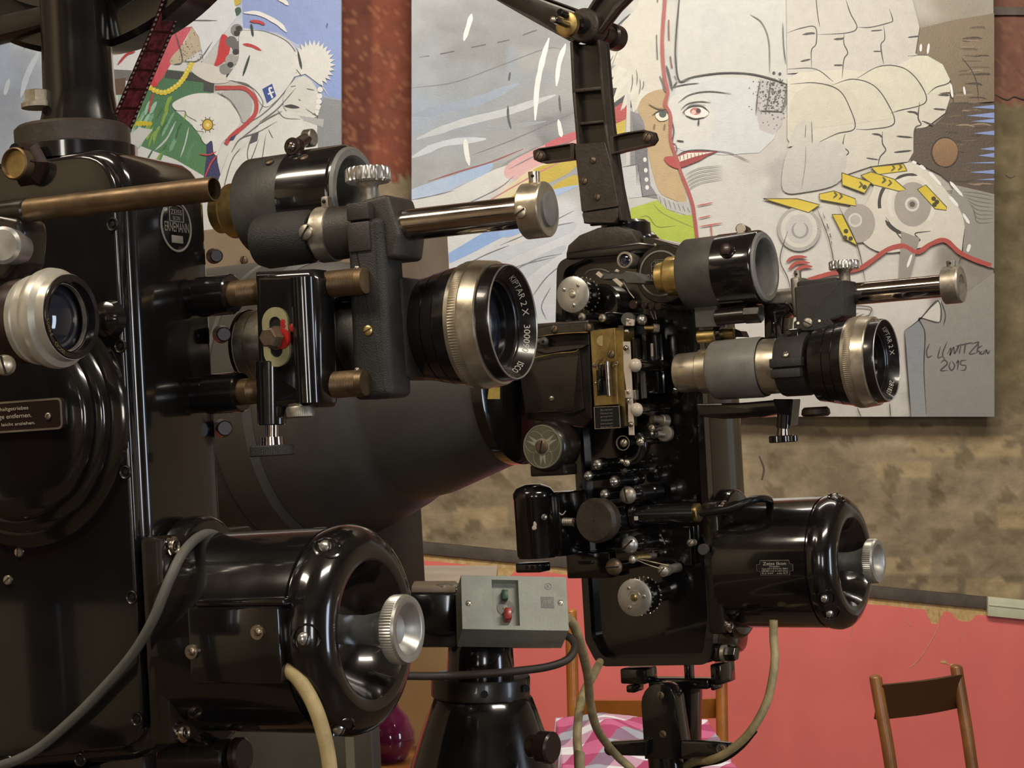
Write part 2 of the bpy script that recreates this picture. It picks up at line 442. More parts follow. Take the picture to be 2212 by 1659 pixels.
# back wall: rough plaster over old brick
wp = Paint(WY)
WC = [hexc(c) for c in ('#a3937a', '#8c7d66', '#b5a17c', '#76684f')]
RUST = [hexc(c) for c in ('#77402f', '#7f4430', '#4f2a20')]
def wallcol(x, y):
    n1 = nz(x*.006, y*.009); n2 = nz(x*.02, y*.03, 5); n3 = nz(x*.07, y*.07, 8)
    c = mixc(WC[0], WC[1], .5+n1*1.1+n2*.5); 
    bx = math.floor(x/130+.5*(math.floor(y/52) % 2)); by = math.floor(y/52)
    br = nz(bx*3.7, by*5.1, 2)
    fx = (x/130+.5*(by % 2)) % 1; fy = (y/52) % 1
    if br > .12 and .06 < fx < .94 and .1 < fy < .9 and n2 > -.25: c = mixc(c, WC[2], .75)
    if n2 < -.28: c = mixc(c, WC[3], .7)
    if x > 1700: c = mixc(c, hexc('#6b6146'), .75*max(0, min(1, (2300-x)/80))*max(0, min(1, (935-y+40*n1)/60)))  # darker green-brown beside the painting: stain and shade both mixed into the colour
    c = mixc(c, (c[0]*.8, c[1]*.78, c[2]*.7), .6)
    lim = 388 if x < 1500 else 225
    if y < lim+6*n3*3:
        n4 = nz(x*.11, y*.07, 12); n5 = nz(x*.22, y*.2, 15); r = mixc(RUST[0], RUST[1], .5+n4*.9+n5*.7+n2*.4)
        if x < 802: r = mixc(r, RUST[2], .6)
        if n5 > .3: r = mixc(r, hexc('#a5714f'), .45)
        if x > 1500: r = mixc(r, hexc('#6e5b50'), .45)
        c = r
    return c
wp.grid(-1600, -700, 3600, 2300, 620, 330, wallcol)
for i, p in enumerate(wp.v):
    d = nz(p.x*2.2, p.z*3, 1)*.014+nz(p.x*7, p.z*9, 4)*.010+nz(p.x*20, p.z*26, 6)*.006+nz(p.x*50, p.z*60, 7)*.002
    wp.v[i].y = WY-.004-max(-.012, d)
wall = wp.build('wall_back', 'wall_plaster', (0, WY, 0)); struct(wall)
cr = MB('ledge_wood')
for pts in ([(2150, 205), (2175, 215), (2190, 208), (2214, 214), (2240, 205)], [(2165, 372), (2185, 384), (2214, 360), (2235, 352)], [(868, 560), (874, 520), (883, 500)],
            [(1640, 985), (1650, 1010), (1646, 1035)]):
    cr.tube([W(x, y, WY-.012) for x, y in pts], .0022, 6, 4)
cr.box(W(2146, 32, WY-.02), W(2700, 17, WY-.005))
struct(cr.build('trim_1', origin=W(2214, 300, WY)))
# wainscot: red panel, chipboard strip with torn paper edge, dark ledge plank
def lineY(x): return 1183+(x-905)*.098
P2 = lambda x, y, d: W(x, y, d)
m = MB('chipboard')
m.prism([P2(-900, lineY(-900)+5, 5.80), P2(3400, lineY(3400)+5, 5.80), P2(3400, 1900, 5.80), P2(-900, 1900, 5.80)], (0, .02, 0))
cb = m.build('trim_2', origin=W(1600, 1900, 5.80)); struct(cb)
edge = []
x = -900
while x < 3400:
    y = lineY(x)+27+3*nz(x*.03, 2)
    edge.append((x, y)); x += 14
for (a, b, dep) in ((1040, 1108, 30), (2010, 2036, 30), (2060, 2105, 18), (1760, 1790, 5)):
    for i, (ex, ey) in enumerate(edge):
        if a <= ex <= b: edge[i] = (ex, ey+dep*(.45+.55*abs(math.sin(ex*1.3))))
m = MB('red_panel')
fl = (829.5+1.6/5.795*4000)
for i in range(len(edge)-1):
    (xa, ya), (xb, yb) = edge[i], edge[i+1]
    a, b, c, d = W(xa, ya, 5.795), W(xb, yb, 5.795), W(xb, fl, 5.795), W(xa, fl, 5.795)
    q = [m.bm.verts.new(p) for p in (a, b, c, d)]; m.face(q)
    b2 = [m.bm.verts.new(p+V((0, .004, 0))) for p in (a, b)]; m.face([q[0], q[1], b2[1], b2[0]])
m.mat('chipboard')
for pts in ([(2028, 1318), (2030, 1345), (2015, 1378), (1985, 1425), (1965, 1442)], [(2035, 1427), (2043, 1433), (2052, 1436)], [(1841, 1350), (1840, 1362), (1836, 1372)], [(2074, 1368), (2077, 1375)],
            [(1958, 1335), (1962, 1346), (1968, 1352)]):
    m.tube([W(x, y, 5.7945) for x, y in pts], .0012, 5, 4)
m.sphere(W(2038, 1430, 5.794), .008, (1.2, .1, .6)); m.sphere(W(2056, 1437, 5.794), .005, (1.3, .1, 1))
struct(m.build('wall_wainscot', origin=W(1600, fl, 5.795)))
m = MB('ledge_wood')
a, b = W(-900, lineY(-900), 5.79), W(3400, lineY(3400), 5.79); h = 13/4000*5.79
m.prism([a+V((0, 0, h)), b+V((0, 0, h)), b-V((0, 0, h)), a-V((0, 0, h))], (0, .03, 0), .003)
struct(m.build('trim_3', origin=(a+b)/2))
m = MB('trunk_white')
a, b = W(2134, 1310, 5.775), W(2700, 1366, 5.775); h = 21/4000*5.8
m.prism([a+V((0, 0, h)), b+V((0, 0, h)), b-V((0, 0, h)), a-V((0, 0, h))], (0, .022, 0), .004)
m.prism([a+V((.003, -.003, h*.25)), b+V((0, -.003, h*.25)), b-V((0, .003, -h*.1)), a-V((-.003, .003, -h*.1))], (0, .006, 0), .001)
struct(m.build('trim_4', origin=(a+b)/2))
# ---------------------------------------------------------------- large painting
PY = 5.765
def canvas(name, x0, x1, y0, y1, label):
    c = W((x0+x1)/2, y1, PY+.02)
    e = thing(name, label, 'painting', c, None)
    lo, hi = W(x0, y1, PY+.0005), W(x1, y0, PY+.0005)
    m = MB('canvas_edge').box((lo.x, lo.y, lo.z), (hi.x, lo.y+.034, hi.z), .003)
    m.build('stretcher', e); return e, c
K = '#2b2a2a'; RD = '#a33a35'; YE = '#b8a233'; WH = '#dcdcda'; CRM = '#c9c5bb'
e, oc = canvas('painting', 889, 2146, -75, 900, 'large painting of a helmeted face split by a red line, signed 2015')
p = Paint(PY, clip=(889, 2146, -75, 900))
cps = [(895, 20, '#b3b7ba'), (950, 60, '#a7aaac'), (1010, 90, '#8f9091'), (1080, 120, '#8d8d8d'), (1160, 80, '#919193'), (900, 150, '#a6adb4'), (1000, 180, '#9a9fa3'),
       (900, 250, '#a4b0bf'), (1000, 250, '#9aa5b0'), (1120, 160, '#98a0a9'), (1180, 240, '#9a9c9c'), (950, 320, '#a9adaf'), (1060, 300, '#a2a5a6'), (1150, 330, '#9b9d9f'),
       (1220, 180, '#a6a7a6'), (900, 380, '#a6a9ab'), (1010, 360, '#a3a6a8'), (1200, 120, '#a3a4a3'), (1190, 300, '#7d7f82'), (1060, -40, '#9fa3a5'), (1350, 20, '#9da2a6'), (1320, 100, '#a3a6a8'),
       (900, 500, '#c9cbcd'), (1000, 470, '#cdcdcb'), (1100, 430, '#cfc6bd'), (1000, 600, '#c3c8ce'), (1150, 600, '#b9bdc1'), (1180, 520, '#c4c7cb'), (900, 640, '#c5c8cb'), (1100, 700, '#bcc0c5'), (900, 800, '#bbbfc3'),
       (1400, 60, '#c1beb4'), (1550, 60, '#b9b9b5'), (1600, 120, '#bcbab3'), (1700, 80, '#c1beb5'), (1500, 250, '#bcbfbf'), (1600, 200, '#bfbdb6'), (1530, 330, '#c2c1bd'), (1640, 330, '#b8b3ad'),
       (1800, 50, '#bfbab0'), (1900, 60, '#bdb7ae'), (1950, 20, '#b3aea3'), (1750, 300, '#bdb6a6'), (1850, 250, '#c0b9a8'), (1950, 180, '#c4bfae'), (1700, 380, '#a5a09c'), (1760, 340, '#b7b2a9'),
       (1860, 330, '#bbb7ad'), (1550, 450, '#c0bdb6'), (1650, 450, '#bfbdb8'), (1560, 550, '#c2beb8'), (1700, 560, '#c5c1bb'), (1750, 450, '#c3bfb5'), (1900, 500, '#c3bfb6'), (1850, 620, '#c4bfba'),
       (1990, 560, '#c0bab2'), (1960, 660, '#c2bdb8'), (1800, 700, '#c1bcb6'), (1950, 800, '#bdb9b4'), (1900, 870, '#bcb8b0'), (1650, 880, '#bcb8b0'), (1650, 700, '#c0bcb6'),
       (2120, 20, '#a39c8d'), (2050, 60, '#9d9482'), (2100, 90, '#8b7c66'), (2020, 100, '#8d806b'), (2060, 180, '#76664f'), (2120, 200, '#6f5e48'),
       (2100, 560, '#8c8479'), (2120, 640, '#918b81'), (2060, 700, '#8f8a82'), (2100, 800, '#85817b'), (2050, 870, '#807d78'), (2120, 880, '#7f7b74')]
cps = [(a, b, hexc(c, .8 if (a < 1260 and b < 400) else (.82 if a > 2000 and b < 240 or a > 2040 else 1.0))) for a, b, c in cps]
p.grid(889, -75, 2146, 900, 150, 118, lambda x, y: mixc(idw(cps, x, y, 2.4, 1.2), (.1, .1, .1), .05*nz(x*.02-y*.006, y*.06+x*.012, 2)))
G, S = p.poly, p.stroke
# grey storm swirl, sky streaks
S('#8a8c8e', 26, [(1060, 380), (1120, 350), (1190, 318), (1250, 295), (1300, 250)], col2='#5c5d60'); S('#74767a', 12, [(1100, 372), (1180, 335), (1245, 305)])
S('#4f5054', 10, [(1150, 345), (1215, 318), (1248, 300)]); S('#b4b8bb', 16, [(900, 300), (1000, 265), (1100, 240), (1200, 205)]); S('#8d99a9', 20, [(890, 250), (960, 235), (1040, 215), (1120, 180)])
S('#bcc2c8', 14, [(890, 340), (960, 310), (1050, 300)]); S('#8f9397', 10, [(960, 290), (1060, 280), (1180, 262)])
# blue, pink, yellow bands
G('#93aacb', [(889, 410), (950, 388), (1000, 372), (1060, 352), (1055, 372), (1000, 398), (950, 420), (889, 432)], col2='#aebdd2')
G('#c9c8c6', [(889, 436), (960, 418), (1030, 385), (1080, 362), (1160, 340), (1130, 375), (1060, 410), (960, 455), (889, 480)])
G('#c98a8f', [(1100, 352), (1165, 318), (1245, 285), (1250, 315), (1190, 345), (1120, 385), (1090, 380)], col2='#cfa9a6'); G('#b9555c', [(1180, 310), (1246, 283), (1248, 298), (1195, 322)])
G('#cfc29a', [(1120, 385), (1170, 355), (1250, 330), (1250, 352), (1170, 400), (1100, 440), (1050, 450)])
G(YE, [(1160, 362), (1250, 345), (1230, 372), (1180, 398), (1120, 432), (1090, 452), (1100, 430), (1140, 395)]); G(YE, [(1190, 405), (1240, 378), (1252, 392), (1248, 402), (1190, 424)])
S('#b6777a', 3, [(1020, 455), (1080, 420), (1160, 375), (1230, 340)])
G('#9db1d2', [(1250, 400), (1200, 425), (1120, 470), (1100, 460), (1180, 415)]); G('#b4c0d6', [(930, 478), (1010, 452), (1040, 430), (1000, 440), (930, 462)])
G('#7b9acb', [(889, 585), (960, 552), (1040, 505), (1090, 480), (1170, 460), (1130, 490), (1070, 520), (1000, 556), (930, 585), (889, 600)], col2='#8fabd6'); G('#8ea9d3', [(1080, 500), (1160, 470), (1180, 478), (1100, 512)])
G('#b7bcc4', [(1020, 570), (1110, 530), (1230, 480), (1235, 500), (1120, 550), (1040, 590)]); G('#b2b6bb', [(1060, 610), (1150, 560), (1215, 530), (1215, 545), (1150, 590), (1090, 640)]); G('#a9b3c2', [(889, 610), (930, 596), (970, 590), (940, 620), (889, 640)])
for pts in ([(889, 190), (980, 178), (1080, 142), (1180, 105), (1220, 108)], [(1020, 335), (1100, 305), (1180, 270), (1246, 240)], [(1100, 365), (1180, 325), (1246, 300)], [(889, 545), (920, 530), (960, 505)], [(1080, 530), (1150, 500), (1240, 455)],
            [(1100, 590), (1160, 560), (1215, 548)], [(1150, 640), (1180, 600), (1215, 570)], [(960, 460), (1020, 435), (1080, 405), (1110, 380)], [(889, 432), (930, 424), (980, 412)], [(1060, 600), (1120, 575), (1200, 555)], [(1170, 500), (1200, 488), (1240, 480)],
            [(1180, 690), (1170, 660), (1190, 620)], [(1000, 575), (1050, 550), (1100, 530)]): S('#6d6f72', 2.2, pts)
S('#4f4f50', 2.4, [(905, 124), (960, 115), (1040, 98), (1100, 86), (1170, 62), (1240, 50)], dash=3); S('#8d4a4a', 3, [(925, 392), (1000, 368), (1060, 350), (1130, 322)])
for a in ((1019, 30, 1002, 88), ): S(WH, 11, [(a[0], a[1]), (1012, 55), (a[2], a[3])], col2=WH)
S(WH, 11, [(1186, 82), (1172, 130), (1160, 190), (1156, 260)]); S(WH, 10, [(1222, 95), (1208, 135), (1202, 186)]); S(WH, 10, [(1005, 300), (1008, 330), (1014, 358)]); S(WH, 9, [(1206, 258), (1210, 280), (1213, 296)])
S('#3f4446', 5, [(1102, 156), (1099, 175)]); S('#3f4446', 5, [(1097, 228), (1098, 255), (1104, 279)]); S('#3f4446', 4, [(1208, 206), (1209, 225), (1211, 242)])
# left hair mass and dark area beside the column
G('#33322f', [(1310, 160), (1360, 150), (1385, 180), (1370, 230), (1310, 235), (1290, 250), (1280, 190)]); G('#8b8c8d', [(1285, 110), (1330, 90), (1350, 130), (1320, 170), (1285, 180)])
G(RD, [(1290, 256), (1355, 215), (1352, 258), (1290, 285)], False); G(YE, [(1290, 285), (1352, 258), (1350, 300), (1290, 300)], False)
G('#2c2b2b', [(1320, 160), (1365, 150), (1352, 215), (1300, 240)], False)
hair = [(1428, -75), (1432, 60), (1434, 190), (1420, 205), (1400, 200), (1380, 225), (1368, 245), (1362, 215), (1340, 240), (1350, 205), (1322, 225), (1338, 190), (1318, 190), (1338, 160), (1300, 178), (1330, 140), (1296, 150), (1320, 118), (1305, 110), (1330, 80), (1340, 60), (1350, 40), (1375, 20), (1400, -75)]
G('#c3bfb4', hair, False)
for a in [(1330, 120, 1300, 150), (1345, 150, 1310, 200), (1350, 170, 1322, 222), (1370, 190, 1345, 238), (1390, 200, 1372, 240), (1405, 205, 1395, 232)]:
    G('#c9c6bb', [(a[0]-8, a[1]-8), (a[0]+10, a[1]), (a[2], a[3])], False)
for a in [(1366, 160, 1362, 200), (1374, 150, 1375, 185), (1382, 170, 1380, 205), (1390, 175, 1386, 195), (1340, 60, 1315, 80), (1352, 65, 1330, 100), (1325, 120, 1300, 160), (1318, 140, 1300, 155)]:
    S('#6a6862', 2.5, [(a[0], a[1]), ((a[0]+a[2])/2+2, (a[1]+a[3])/2), (a[2], a[3])])
S(K, 4, [(1362, 30), (1340, 50), (1318, 70)]); S('#8b8d8e', 2, [(1355, 80), (1330, 120), (1305, 200)])
# post and grey clothes left of face
G('#bbb9b3', [(1354, 200), (1362, 205), (1358, 470), (1350, 470)], False); G('#77767a', [(1362, 240), (1392, 250), (1405, 400), (1425, 430), (1392, 425), (1362, 420)], False)
G('#b7b8b9', [(1340, 360), (1378, 355), (1388, 425), (1345, 430)], False); S('#555555', 2.5, [(1340, 362), (1378, 355), (1388, 425), (1420, 420)], smooth=False)
for i in range(9): S('#57565a', 2, [(1366+i*3, 250+i*3), (1372+i*3, 320), (1376+i*3, 400)])
for y in (345, 368, 388, 405): p.ell('#d0d0cc', 1393+(y-345)*.08, y, 4, 5)
# face, tan left half
G('#a98f68', [(1436, 195), (1395, 205), (1378, 235), (1392, 270), (1400, 330), (1412, 380), (1425, 415), (1450, 430), (1482, 438), (1476, 400), (1458, 350), (1448, 300), (1446, 240)], col2='#b39a72')
G('#aba9a6', [(1420, 420), (1450, 435), (1494, 438), (1496, 465), (1460, 458), (1430, 445)]); 
for i in range(7): S('#6f6d6c', 1.8, [(1424+i*10, 424+i*4), (1430+i*10, 448+i*2)])
G('#a3b035', [(1362, 450), (1420, 432), (1440, 452), (1470, 464), (1498, 465), (1508, 535), (1440, 530), (1410, 500), (1362, 490)], False, '#9fb03a')
S('#6a7320', 2, [(1380, 470), (1400, 468), (1420, 490), (1460, 488)]); S('#7c8530', 2, [(1410, 440), (1430, 460), (1470, 480), (1500, 492)])
# helmet and right face
G('#c3c2bd', [(1470, -75), (1690, -75), (1705, 60), (1712, 150), (1705, 185), (1650, 165), (1560, 158), (1500, 165), (1462, 178), (1464, 100)], False, '#bcbbb4')
S('#bbbcba', 60, [(1530, 20), (1545, 70), (1530, 110)], col2='#bdbcb8')
G('#bfc1c1', [(1462, 182), (1540, 165), (1640, 172), (1700, 188), (1690, 240), (1672, 300), (1640, 330), (1560, 335), (1470, 325), (1452, 300), (1446, 250)], False)
G('#c6c4bf', [(1446, 215), (1500, 200), (1540, 240), (1530, 300), (1460, 320), (1450, 280)])
G('#a9a6a3', [(1640, 170), (1706, 186), (1698, 235), (1688, 270), (1670, 292), (1640, 280), (1632, 230)], False, '#b0acaa')
G('#6e6866', [(1697, 184), (1708, 187), (1700, 225), (1690, 245), (1686, 240), (1694, 215)], False)
random.seed(3)
for i in range(260):
    x = random.gauss(1672, 24); y = random.gauss(205, 26)
    if 1600 < x < 1700 and 168 < y < 300: p.ell('#4a4646', x, y, random.uniform(.8, 1.9), random.uniform(.8, 1.9), n=6)
S('#3a3636', 3, [(1466, 178), (1500, 166), (1560, 158), (1620, 160), (1670, 172), (1708, 186)]); S(K, 3.2, [(1474, -75), (1460, 80), (1460, 140), (1468, 176), (1490, 172)]); S(K, 3, [(1462, 178), (1454, 188)])
S('#6b6661', 2.5, [(1620, 32), (1645, 50), (1660, 90), (1662, 158)]); p.ell(K, 1671, 158, 3, 3); p.ell(K, 1684, 160, 3, 3)
S('#7a3a30', 2.5, [(1449, -75), (1444, 60), (1450, 140), (1462, 178)], dash=3); S('#4a4543', 2, [(1424, -75), (1418, 60), (1422, 150), (1434, 190)], dash=4)
S('#413d3b', 5, [(1439, 142), (1445, 165), (1452, 196)]); S('#5b5552', 4, [(1430, 168), (1434, 190), (1438, 200)])
for pts in ([(1448, 190), (1480, 183), (1510, 180)], [(1465, 222), (1490, 205), (1530, 198), (1580, 203)], [(1470, 238), (1485, 225), (1510, 220), (1535, 222)], [(1632, 250), (1636, 205), (1642, 175)], [(1652, 245), (1660, 210), (1664, 175)], [(1640, 240), (1660, 240), (1690, 242)]):
    S('#4b4846', 2.2, pts)
# eyes
G('#d7d3cc', [(1478, 243), (1495, 233), (1520, 234), (1530, 246), (1515, 256), (1490, 255)]); p.ell('#a8625c', 1502, 241, 12, 8); p.ell('#3a2826', 1508, 240, 5, 5); p.ell('#d8a9a4', 1498, 243, 5, 5)
S(K, 4, [(1474, 244), (1490, 232), (1515, 231), (1532, 243)]); S(K, 2.5, [(1480, 250), (1500, 257), (1522, 254)]); S(K, 3.5, [(1509, 258), (1508, 272)]); S('#666666', 1.5, [(1474, 250), (1485, 232), (1500, 226), (1525, 228)])
G('#d5cfbf', [(1415, 250), (1425, 243), (1440, 246), (1442, 258), (1425, 262)]); p.ell('#39403a', 1431, 247, 8, 8); S(K, 2.5, [(1408, 250), (1425, 240), (1443, 244)]); S('#6b5a40', 3, [(1400, 225), (1420, 235), (1440, 236)])
for a in ((1414, 268, 1412, 280), (1436, 268, 1434, 282)): S('#6b5a40', 2.5, [(a[0], a[1]), (a[2], a[3])])
# nose, mouth
S('#4b4846', 3, [(1452, 262), (1455, 285), (1452, 308), (1460, 312)]); S(K, 3, [(1461, 304), (1477, 306)]); S('#555555', 2, [(1458, 312), (1462, 322), (1458, 332)])
G('#8e2a2c', [(1462, 338), (1480, 328), (1510, 326), (1550, 328), (1530, 336), (1510, 348), (1480, 360), (1466, 364)], False); G('#d5cdbf', [(1464, 339), (1485, 331), (1540, 329), (1500, 339), (1468, 350)], False)
for i in range(8): S('#6b3030', 1.5, [(1468+i*8, 334-i*.5), (1469+i*8, 348-i*1.6)])
S(K, 3, [(1460, 338), (1480, 328), (1510, 325), (1560, 328)]); G(RD, [(1434, 342), (1452, 338), (1464, 345), (1466, 364), (1446, 358)])
S('#6d6966', 1.6, [(1545, 326), (1580, 332), (1620, 350)])
for i in range(5): S('#807c78', 1.6, [(1480, 378+i*9), (1510, 364+i*8), (1560, 358+i*7)])
# long red line
S('#a04641', 7, [(1440, -75), (1436, 0), (1430, 90), (1434, 160), (1442, 200), (1436, 225), (1448, 250), (1448, 300), (1458, 335), (1470, 372), (1492, 430), (1500, 470), (1508, 540)], taper=False)
for a in ((1505, 445, 1540, 438), (1508, 472, 1535, 466), (1510, 490, 1560, 482), (1535, 484, 1538, 530)): S('#b0524a', 2.5, [(a[0], a[1]), (a[2], a[3])])
# repeated profiles on the right
G('#cbc6b6', [(1700, 170), (1760, 140), (1850, 140), (1960, 118), (2010, 125), (2045, 150), (2052, 180), (2050, 215), (2040, 245), (2000, 275), (1975, 280), (1972, 330), (1960, 350), (1880, 360), (1760, 400), (1700, 300)], False, '#bcb7ac')
def line(pts, wd=2.4, c='#3f3b38'): S(c, wd, pts)
G('#beb9b0', [(1697, -75), (1940, -75), (1970, 0), (1985, 60), (1985, 118), (1900, 160), (1820, 150), (1700, 160)], False)
line([(1760, -20), (1765, 30), (1770, 60)], 2); line([(1826, 0), (1836, 30), (1850, 60), (1830, 72), (1765, 76)]); line([(1850, 60), (1880, 60), (1920, 50), (1927, 44), (1920, 20)]); line([(1690, 50), (1692, 100), (1697, 140)], 2)
line([(1700, 72), (1730, 62), (1760, 60), (1762, 95), (1752, 110), (1752, 148)]); line([(1822, 74), (1822, 95), (1830, 115), (1822, 130), (1818, 170)]); line([(1908, 56), (1910, 85), (1902, 97), (1904, 120), (1908, 140)]); line([(1732, 76), (1752, 73), (1760, 74)], 5); line([(1800, 86), (1816, 85), (1822, 83)], 5)
line([(1880, 68), (1905, 66)], 3); line([(1728, 134), (1750, 129)], 4); line([(1800, 142), (1820, 142)], 4); line([(1885, 112), (1904, 112)], 3); line([(1960, 82), (1985, 79)], 4)
G('#4a3d30', [(1985, 60), (1996, 68), (1980, 118), (1976, 116)], False)
# helmets of the profiles
for (cx, cy, rx, ry, c) in ((2000, 165, 52, 48, '#cbc8b4'), (1925, 200, 78, 58, '#c6c2b0'), (1860, 225, 75, 52, '#c3bfae'), (1780, 235, 76, 56, '#bfbaa9')):
    pts = [(cx+rx*math.cos(a), cy-ry*math.sin(a)) for a in [math.pi*i/12 for i in range(13)]]
    G(c, pts+[(cx-rx, cy+50), (cx+rx*.9, cy+32)], False)
line([(1706, 183), (1760, 180), (1810, 195), (1835, 235), (1845, 278), (1806, 290), (1760, 312)]); line([(1795, 185), (1840, 172), (1885, 185), (1915, 222), (1930, 268), (1880, 280), (1848, 280)])
line([(1850, 170), (1900, 144), (1950, 148), (1985, 180), (1998, 222), (1940, 240), (1922, 246)]); line([(1960, 122), (2010, 122), (2045, 150), (2050, 178), (2020, 190), (2002, 205)]); line([(1700, 150), (1760, 150), (1800, 178)], 1.8)
line([(1824, 290), (1820, 315), (1832, 330), (1820, 345), (1818, 380)]); line([(1905, 285), (1905, 310), (1912, 325), (1900, 340), (1895, 360)]); line([(1985, 222), (1982, 255), (1988, 270), (1975, 280), (1972, 330)], 3); line([(1958, 242), (1975, 244), (1982, 250)], 5)
line([(1882, 290), (1898, 292), (1904, 298)], 4); line([(1790, 362), (1815, 362), (1820, 370)], 6); line([(1870, 342), (1897, 346)], 3); line([(2025, 206), (2050, 207)], 4); line([(2015, 236), (2042, 238)], 4); line([(1935, 295), (1970, 298)], 4); line([(1930, 330), (1968, 326)], 4); line([(1990, 262), (2020, 272), (2035, 262)], 4)
G('#bab6af', [(1700, 330), (1740, 312), (1820, 312), (1815, 390), (1740, 415), (1690, 410)], col2='#adaaa5'); line([(1740, 315), (1738, 360), (1730, 410)], 1.6, '#77736f')
G('#b9b5ab', [(1722, 262), (1752, 262), (1752, 312), (1700, 318)], False); line([(1740, 270), (1738, 300)], 1.5); line([(1752, 262), (1754, 312)], 1.5)
# brown ground, knot, blue icicles
G('#7d6d57', [(1986, 62), (2060, 44), (2146, 30), (2146, 220), (2060, 228), (2052, 175), (2035, 140), (2000, 120), (1978, 118)], False, '#6f5f49')
G('#4d3f31', [(2052, 222), (2146, 225), (2146, 420), (2080, 420), (2030, 378), (1965, 345), (1972, 330), (1972, 300), (1978, 278), (2012, 275), (2040, 250)], False, '#54463a')
for i in range(40):
    y = random.uniform(60, 420); x = random.uniform(2010 if y > 200 else 2060, 2100); S(random.choice(['#5e4f3c', '#877560', '#43362a']), random.uniform(2, 5), [(x, y), (x+25, y+random.uniform(-3, 3)), (x+random.uniform(30, 46), y+random.uniform(-3, 4))])
G('#8b6a48', [(2012, 330), (2020, 305), (2045, 298), (2064, 310), (2066, 335), (2052, 358), (2028, 362)], col2='#76583c'); p.arc('#2c2118', 3, 2040, 330, 29, 32, 0, 350); 
for (y, l, h) in ((232, 50, 9), (250, 60, 12), (262, 50, 9), (288, 45, 10), (322, 32, 8), (336, 36, 10), (352, 60, 4), (372, 55, 9), (388, 40, 4)):
    G('#7f8fc0', [(2146, y-h/2), (2146, y+h/2), (2146-l, y+1)], False)
S('#3b352f', 2.4, [(2075, 125), (2095, 150), (2108, 180), (2112, 220)])
for a in ((1988, 96, 1987, 113), (2005, 95, 2002, 118), (2052, 182, 2056, 212), (2080, 188, 2083, 206)): S(WH, 5, [(a[0], a[1]), (a[2], a[3])])
# space-suit body: discs, yellow tags
G('#8b8780', [(2060, 400), (2146, 420), (2146, 580), (2110, 570), (2078, 545), (2082, 500), (2068, 470), (2050, 430)], False)
for i in range(8): S('#67625b', 2, [(2075+i*4, 415+i*6), (2110, 418+i*9), (2144, 425+i*8)])
G('#c9c4b6', [(1880, 420), (1900, 380), (1960, 352), (2005, 372), (2040, 410), (2072, 455), (2082, 495), (2074, 545), (2040, 520), (1990, 535), (1900, 545), (1850, 500)], col2='#c4bfb4')
p.ell('#c3bfb6', 1725, 495, 46, 48); p.arc('#a19e99', 7, 1725, 495, 43, 44, 0, 360, taper=False); p.ell('#b6b3ae', 1725, 495, 30, 32); p.arc('#8f8c88', 5, 1727, 497, 16, 17, -60, 240)
p.ell('#9c958c', 1853, 483, 36, 42); p.ell('#c4c0b6', 1846, 476, 15, 15); p.ell('#aaa59c', 1846, 476, 11, 11)
p.arc('#cfcbc0', 9, 1968, 440, 48, 58, 150, 400, taper=False); p.arc('#3d3833', 7, 1962, 440, 64, 62, 170, 215, taper=False); p.arc('#3d3833', 6, 1965, 440, 58, 62, 235, 285); p.arc('#3d3833', 8, 1965, 445, 62, 62, 105, 150)
p.ell('#9a938a', 1970, 442, 40, 48); p.arc('#c9c5ba', 5, 1969, 442, 13, 13, 0, 360, taper=False); p.ell('#58514a', 1969, 442, 6, 6)
def tagy(pts): G('#c4ab24', pts, False, '#cdb940'); S('#55502a', 2, pts+[pts[0]], taper=False, smooth=False)
tagy([(1880, 362), (1950, 355), (1958, 370), (1895, 378)]); tagy([(1817, 374), (1880, 395), (1866, 418), (1818, 400)]); tagy([(1858, 380), (1880, 372), (1930, 388), (1955, 410), (1940, 414), (1885, 400)]); tagy([(1980, 410), (1998, 400), (2043, 448), (2042, 455), (2018, 452)])
tagy([(1768, 420), (1800, 413), (1846, 430), (1848, 446), (1770, 432)]); tagy([(1796, 464), (1818, 464), (1852, 532), (1822, 515)]); tagy([(1648, 430), (1720, 430), (1770, 443), (1745, 460)])
for (x, y) in ((1826, 500), (1836, 516), (1824, 514), (2015, 430), (2022, 437), (2017, 443), (1866, 405)): p.ell('#403a1c', x, y, 5, 5)
for (x, y) in ((1925, 364), (1940, 362), (1905, 390), (1918, 396), (1855, 400), (1800, 422), (1812, 425)): S('#5b5428', 4, [(x, y-7), (x+6, y), (x-2, y+7)], smooth=False)
for a in ((1968, 350, 1978, 354), (1985, 358, 1998, 368), (2005, 372, 2032, 402), (2050, 393, 2078, 425), (2048, 424, 2068, 447), (2078, 462, 2092, 484), (2093, 528, 2088, 545)): S(WH, 7, [(a[0], a[1]), (a[2], a[3])])
line([(1700, 500), (1684, 560), (1700, 600), (1710, 640)], 1.8); line([(1764, 452), (1790, 520), (1804, 590)], 1.8); line([(1810, 445), (1850, 530), (1868, 610)], 1.8); line([(2082, 495), (2076, 545), (2070, 570)], 2)
S('#4a4541', 2, [(1776, 460), (1790, 500), (1796, 530)], dash=2); line([(1912, 470), (1950, 520), (1985, 520), (1975, 505), (2008, 500)], 2.5)
G('#8d877e', [(1945, 500), (1985, 515), (1962, 600), (1940, 605), (1942, 560)], False); S(WH, 6, [(1968, 550), (1958, 578)])
# red wave
S('#a4483f', 10, [(1745, 606), (1790, 592), (1850, 582), (1880, 565), (1915, 540), (1950, 532), (1980, 545), (2010, 527), (2040, 520), (2070, 545), (2100, 560), (2138, 574)], taper=False)
for pts in ([(1697, 566), (1715, 556), (1742, 556)], [(1702, 582), (1720, 568), (1748, 568)], [(1712, 592), (1730, 578), (1754, 576)]): S('#a4483f', 7, pts)
